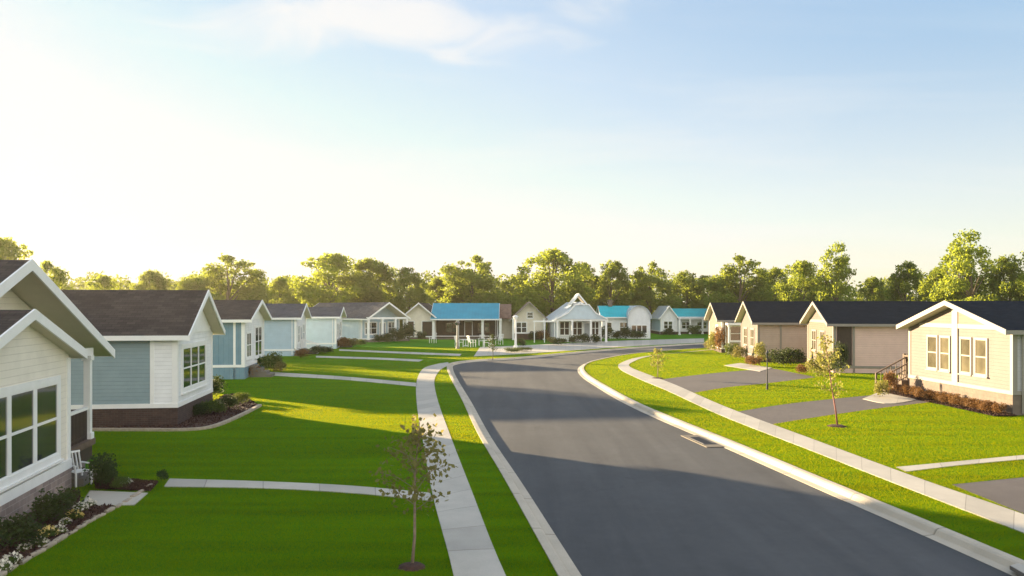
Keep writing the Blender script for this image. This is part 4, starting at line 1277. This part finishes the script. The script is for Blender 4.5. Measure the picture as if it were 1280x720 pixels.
OT = [(318, 471, 1.3, .75, 'leaf_rust', 'rust brown shrub beside the steps of the slate blue house'), (331, 466, 1.4, 1.3, 'leaf_mid', 'bushy green shrub in front of the slate blue house'),
      (343, 463, 1.5, 1.5, 'leaf_mid', 'tallest green shrub between slate blue and pale blue houses'), (350, 467, 1.0, .9, 'leaf_olive', 'olive shrub at the garden path of the slate blue house'),
      (377, 448, 1.8, 1.0, 'leaf_rust', 'dark rust shrub at the corner of the fourth left house'), (398, 443, 2.0, .9, 'leaf_shrub', 'dark low shrub between fourth and fifth left houses'),
      (408, 442, 1.8, .8, 'leaf_shrub', 'dark low shrub nearer the fifth left house'), (428, 435, 2.2, 1.3, 'leaf_rust', 'brownish shrub right of the fifth left house gable'),
      (440, 434, 2.2, 1.2, 'leaf_olive', 'olive shrub left of the columned porch house'), (452, 432, 1.8, .8, 'leaf_mid', 'green shrub at the porch column of the end house'),
      (474, 429, 2.0, 1.3, 'leaf_shrub', 'dark shrub left of centre under the columned porch'), (484, 429, 2.0, 1.4, 'leaf_shrub', 'dark shrub right of centre under the columned porch'),
      (497, 428, 2.2, 2.2, 'leaf_shrub', 'dark bush right of the columned porch house'), (510, 427, 2.4, 2.7, 'leaf_shrub', 'tall dark bush against the tan gable building'),
      (527, 426, 1.6, 1.5, 'leaf_shrub', 'dark bush in front of the dark opening of the tan gable building'),
      (651, 434, 1.3, 1.1, 'leaf_shrub', 'round dark shrub beside the white lamp post'), (640, 441, 1.8, .6, 'leaf_mid', 'low green shrub by the forecourt kerb'), (655, 439.5, 2.0, .5, 'leaf_mid', 'flat green shrub on the forecourt right of the lamp post'),
      (668, 426, 2.0, 1.5, 'leaf_shrub', 'dark hedge shrub under the cream gabled house window'), (678, 426, 2.0, 1.6, 'leaf_rust', 'reddish shrub at the corner of the cream gabled house'),
      (690, 430, 1.6, 1.0, 'leaf_olive', 'olive shrub left of the white cottage steps'), (700, 432, 1.8, 1.0, 'leaf_shrub', 'dark shrub under the cottage pergola'), (718, 430, 1.8, 1.3, 'leaf_shrub', 'dark shrub under the left cottage window'),
      (730, 430, 1.8, 1.4, 'leaf_shrub', 'dark shrub under the middle cottage window'), (744, 430, 1.8, 1.4, 'leaf_shrub', 'dark shrub under the right cottage window'), (757, 426, 2.4, 2.2, 'leaf_shrub', 'dark bush between cottage and turquoise roofed house'),
      (772, 425, 2.2, 1.5, 'leaf_shrub', 'dark bush in front of the turquoise roofed house'), (784, 425, 2.4, 2.0, 'leaf_shrub', 'dark bush at the right corner of the turquoise roofed house'),
      (797, 424, 3.0, 1.4, 'leaf_shrub', 'dark low hedge in front of the rounded hall'), (835, 420, 2.6, 1.4, 'leaf_shrub', 'dark bush in front of the narrow grey house'), (868, 419, 2.8, 1.9, 'leaf_mid', 'green bush in front of the far turquoise roof'),
      (892, 440, 1.5, 2.2, 'leaf_gold', 'golden climbing bush at the farthest right house gable'), (900, 441, 1.3, 3.0, 'leaf_rust', 'tall rust brown bush against the farthest right house'), (886, 438, 1.4, 1.2, 'leaf_olive', 'olive bush left of the farthest right house'),
      (915, 447, 1.6, 1.5, 'leaf_mid', 'green round shrub under the white awning'), (925, 450, 1.5, 1.3, 'leaf_olive', 'olive shrub beside the awning near the taupe house'),
      (942, 458, 1.5, 0.9, 'leaf_rust', 'rust shrub in front of the taupe house gable'), (950, 455, 1.1, 1.9, 'leaf_gold', 'golden shrub at the near corner of the taupe house'),
      (975, 458, 2.0, 1.5, 'leaf_shrub', 'dark green hedge shrub along the taupe side wall'), (990, 459, 2.0, 1.6, 'leaf_shrub', 'dark hedge shrub on the taupe side wall near the next house'),
      (1005, 468, 1.2, 0.8, 'leaf_rust', 'rust shrub left of the gold leaved tree'), (1018, 470, 1.2, 1.3, 'leaf_gold', 'golden shrub under the gable of the rose beige house'), (1032, 471, 1.3, 1.9, 'leaf_gold', 'tall golden shrub behind the gold leaved young tree'),
      (1050, 469, 1.1, 2.4, 'leaf_shrub', 'tall dark shrub in the porch recess of the rose beige house'), (1102, 497, 0.9, 1.0, 'leaf_gold', 'golden shrub beside the porch steps of the cream house'), (1113, 493, 0.8, 1.3, 'leaf_rust', 'rust bush against the porch posts of the cream house')]
for k, (px, py, d, h, mt, lab) in enumerate(OT):
    p = G(px, py); shrub(p.x, p.y, d, h, lab, mt, k=k, group='shrubs in front of the houses')
# row of rust plants along the cream house
for k in range(15):
    t = k/14
    y = 40.6 - 7.6*t; x = 19.95 + 0.15*t - 0.25*(k % 2)*0.6
    rdm = random.Random(k)
    lab = '%s rust brown plant from the porch end along the cream house base' % ORD[k]
    if k == 0: lab = 'rust brown plant at the porch end of the row along the cream house'
    if k == 14: lab = 'last rust brown plant of the row at the near corner of the cream house'
    shrub(x, y, 0.62+.2*rdm.random(), 0.42+.2*rdm.random(), lab, 'leaf_rust', k=k, group='rust plants along the cream house base')
bed('mulch_bed', [Vector((19.3, 41.2, 0)), Vector((20.3, 41.2, 0)), Vector((20.48, 32.4, 0)), Vector((19.5, 32.4, 0))], 'narrow mulch strip under the rust plants of the cream house')

# ---------------------------------------------------------------- street furniture and small things
def chair(x, y, rz, s, label, mat='white', group=None):
    o = empty('garden_chair', (x, y, 0.02), rz); tag(o, label, 'chair', group)
    sb = MB(); 
    for k in range(5): sb.box((-0.25, -0.24+k*0.1, 0.42), (0.25, -0.16+k*0.1, 0.445))
    sb.build('seat', M[mat], o)
    bk = MB()
    for k in range(5): bk.bar((-0.22+k*0.11, 0.25, 0.45), (-0.22+k*0.11, 0.40, 0.98), 0.06, 0.02)
    bk.bar((-0.26, 0.40, 0.98), (0.26, 0.40, 0.98), 0.03, 0.06)
    bk.build('backrest', M[mat], o)
    for (a, b_) in ((-.25, -.24), (.25, -.24), (-.25, .26), (.25, .26)):
        MB().bar((a, b_, 0), (a, b_, 0.44), 0.045, 0.045).build('leg', M[mat], o)
    for a in (-.27, .27):
        MB().bar((a, -0.26, 0.64), (a, 0.32, 0.64), 0.06, 0.03).bar((a, -0.24, 0.42), (a, -0.24, 0.64), .04, .04).build('armrest', M[mat], o)
    o.scale = (s, s, s)
    return o
p = G(99, 607); chair(p.x, p.y, R(60), 0.8, 'white slatted garden chair beside the porch of the nearest house')
GC = 'white garden chairs before the pavilion'
labs = ['white garden chair at the left end before the blue roofed pavilion', 'white garden chair by the first pavilion column', 'white garden chair between the pavilion columns',
        'white garden chair right of the second pavilion column', 'white garden chair nearest the dark young tree', 'white garden chair right of the dark young tree']
for k, (px, py) in enumerate([(541, 429), (574, 434), (590, 434), (602, 432), (608, 434.5), (624, 431)]):
    p = G(px, py); chair(p.x, p.y, R(-20+70*k), 1.25, labs[k], group=GC)
def table(px, py, label):
    p = G(px, py); o = empty('garden_table', (p.x, p.y, 0.0)); tag(o, label, 'table')
    MB().tube([(0, 0, 0.70), (0, 0, 0.75)], [0.6, 0.6], 20).build('table_top', M['white'], o)
    MB().tube([(0, 0, 0.0), (0, 0, 0.70)], [0.06, 0.05], 10).build('leg', M['white'], o)
    MB().tube([(0, 0, -0.01), (0, 0, 0.05)], [0.3, 0.25], 14).build('base', M['white'], o)
table(582, 432.5, 'round white garden table between chairs before the pavilion')
table(614, 431, 'round white garden table by the last pavilion column')

def lamp(px, py, h, label, mat='white', r=0.09):
    p = G(px, py); o = empty('lamp_post', (p.x, p.y, 0)); tag(o, label, 'lamp post')
    MB().tube([(0, 0, -0.02), (0, 0, 0.25), (0, 0, 0.3), (0, 0, h-0.35)], [r*1.8, r*1.6, r, r*0.7], 10).build('pole', M[mat], o)
    hd = MB().tube([(0, 0, h-0.35), (0, 0, h-0.3), (0, 0, h-0.05)], [r*1.2, r*1.5, r*2.2], 8); hd.build('lantern', M['glass'] if mat != 'white' else M['white'], o)
    MB().tube([(0, 0, h-0.05), (0, 0, h+0.1)], [r*2.6, r*0.4], 8).build('cap', M[mat], o)
lamp(644.5, 434.5, 3.5, 'white lamp post on the forecourt before the cream gabled house', 'white', 0.14)
lamp(959, 487, 2.05, 'slender dark lamp post on the lawn before the taupe house', 'iron', 0.035)
lamp(572, 436, 2.9, 'cream post with lantern at the lawn edge before the first pavilion column', 'cream', 0.12)

# storm drain on the right gutter
o = empty('storm_drain', (7.04, 27.2, -0.10), R(8)); tag(o, 'storm drain grate in a concrete apron at the right kerb', 'drain')
MB().box((-0.92, -1.2, -0.06), (-0.32, 1.2, 0.004)).build('apron', M['kerb'], o)
g = MB().box((-0.82, -0.70, 0.0), (-0.4, -0.64, 0.02)).box((-0.82, 0.64, 0.0), (-0.4, 0.70, 0.02)).box((-0.82, -0.64, 0), (-0.78, .64, .02)).box((-0.44, -0.64, 0), (-0.4, .64, .02))
for k in range(12): g.box((-0.78, -0.60+k*0.105, 0.0), (-0.44, -0.56+k*0.105, 0.016))
g.build('grate', M['iron'], o)
MB().box((-0.78, -0.64, 0.0042), (-0.44, 0.64, 0.008)).build('pit_shade_plate', M['dark'], o)  # thin dark plate paints the shade below the grate bars

# parked white car and a teal canopy far away by the hall
# ---------------------------------------------------------------- grass blades
def grass():
    rng = np.random.default_rng(99)
    # distance sampled so that density falls with the square of the distance
    n = 5000000
    d0, d1 = 9.5, 90.0
    D = d0*(d1/d0)**rng.random(n)
    X = (rng.random(n)-0.5)*1.9*D
    Q = np.column_stack([X, D])
    Lp = [p for p in lawn_left_poly]; Rp = [p for p in lawn_right_poly]
    ok = inpoly(Q, Lp) | inpoly(Q, Rp)
    Q = Q[ok]
    for e in EXCL:
        a = np.array([(p.x, p.y) for p in e]); lo = a.min(0)-0.1; hi = a.max(0)+0.1
        sel = ((Q >= lo) & (Q <= hi)).all(axis=1)
        idx = np.where(sel)[0]
        if len(idx) == 0: continue
        ins = inpoly(Q[idx], [Vector(p) for p in a])
        keep = np.ones(len(Q), bool); keep[idx[ins]] = False
        Q = Q[keep]
    n = len(Q); D = Q[:, 1]
    w = 0.0024*(D/15)**0.9*(0.7+0.6*rng.random(n))
    h = (0.026+0.010*rng.random(n))
    a = rng.random(n)*2*np.pi
    dx_, dy_ = np.cos(a)*w, np.sin(a)*w
    lx, ly = rng.normal(0, 0.022, n), rng.normal(0, 0.022, n)
    z0 = np.full(n, -0.004)
    V = np.stack([np.stack([Q[:, 0]-dx_, Q[:, 1]-dy_, z0], 1), np.stack([Q[:, 0]+dx_, Q[:, 1]+dy_, z0], 1), np.stack([Q[:, 0]+lx, Q[:, 1]+ly, h], 1)], axis=1).reshape(-1, 3)
    me = np_mesh('grass', V, 3, M['blade'])
    o = link_mesh('grass', me); tag(o, 'short mown grass of the front lawns', 'grass', kind='stuff')
    print('grass blades', n)
grass()

# ---------------------------------------------------------------- haze
HAZE = 0.0002
if HAZE:
    hm = bpy.data.materials.new('haze_air'); hm.use_nodes = True
    hn, hl = hm.node_tree.nodes, hm.node_tree.links; hn.clear()
    ho = hn.new('ShaderNodeOutputMaterial'); pv = hn.new('ShaderNodeVolumePrincipled')
    pv.inputs['Color'].default_value = (1.0, 0.92, 0.74, 1); pv.inputs['Density'].default_value = HAZE; pv.inputs['Anisotropy'].default_value = 0.55
    hl.new(pv.outputs[0], ho.inputs['Volume'])
    hz = MB().box((-260, -30, -1.3), (260, 330, 24)).build('haze', hm)
    tag(hz, kind='stuff')
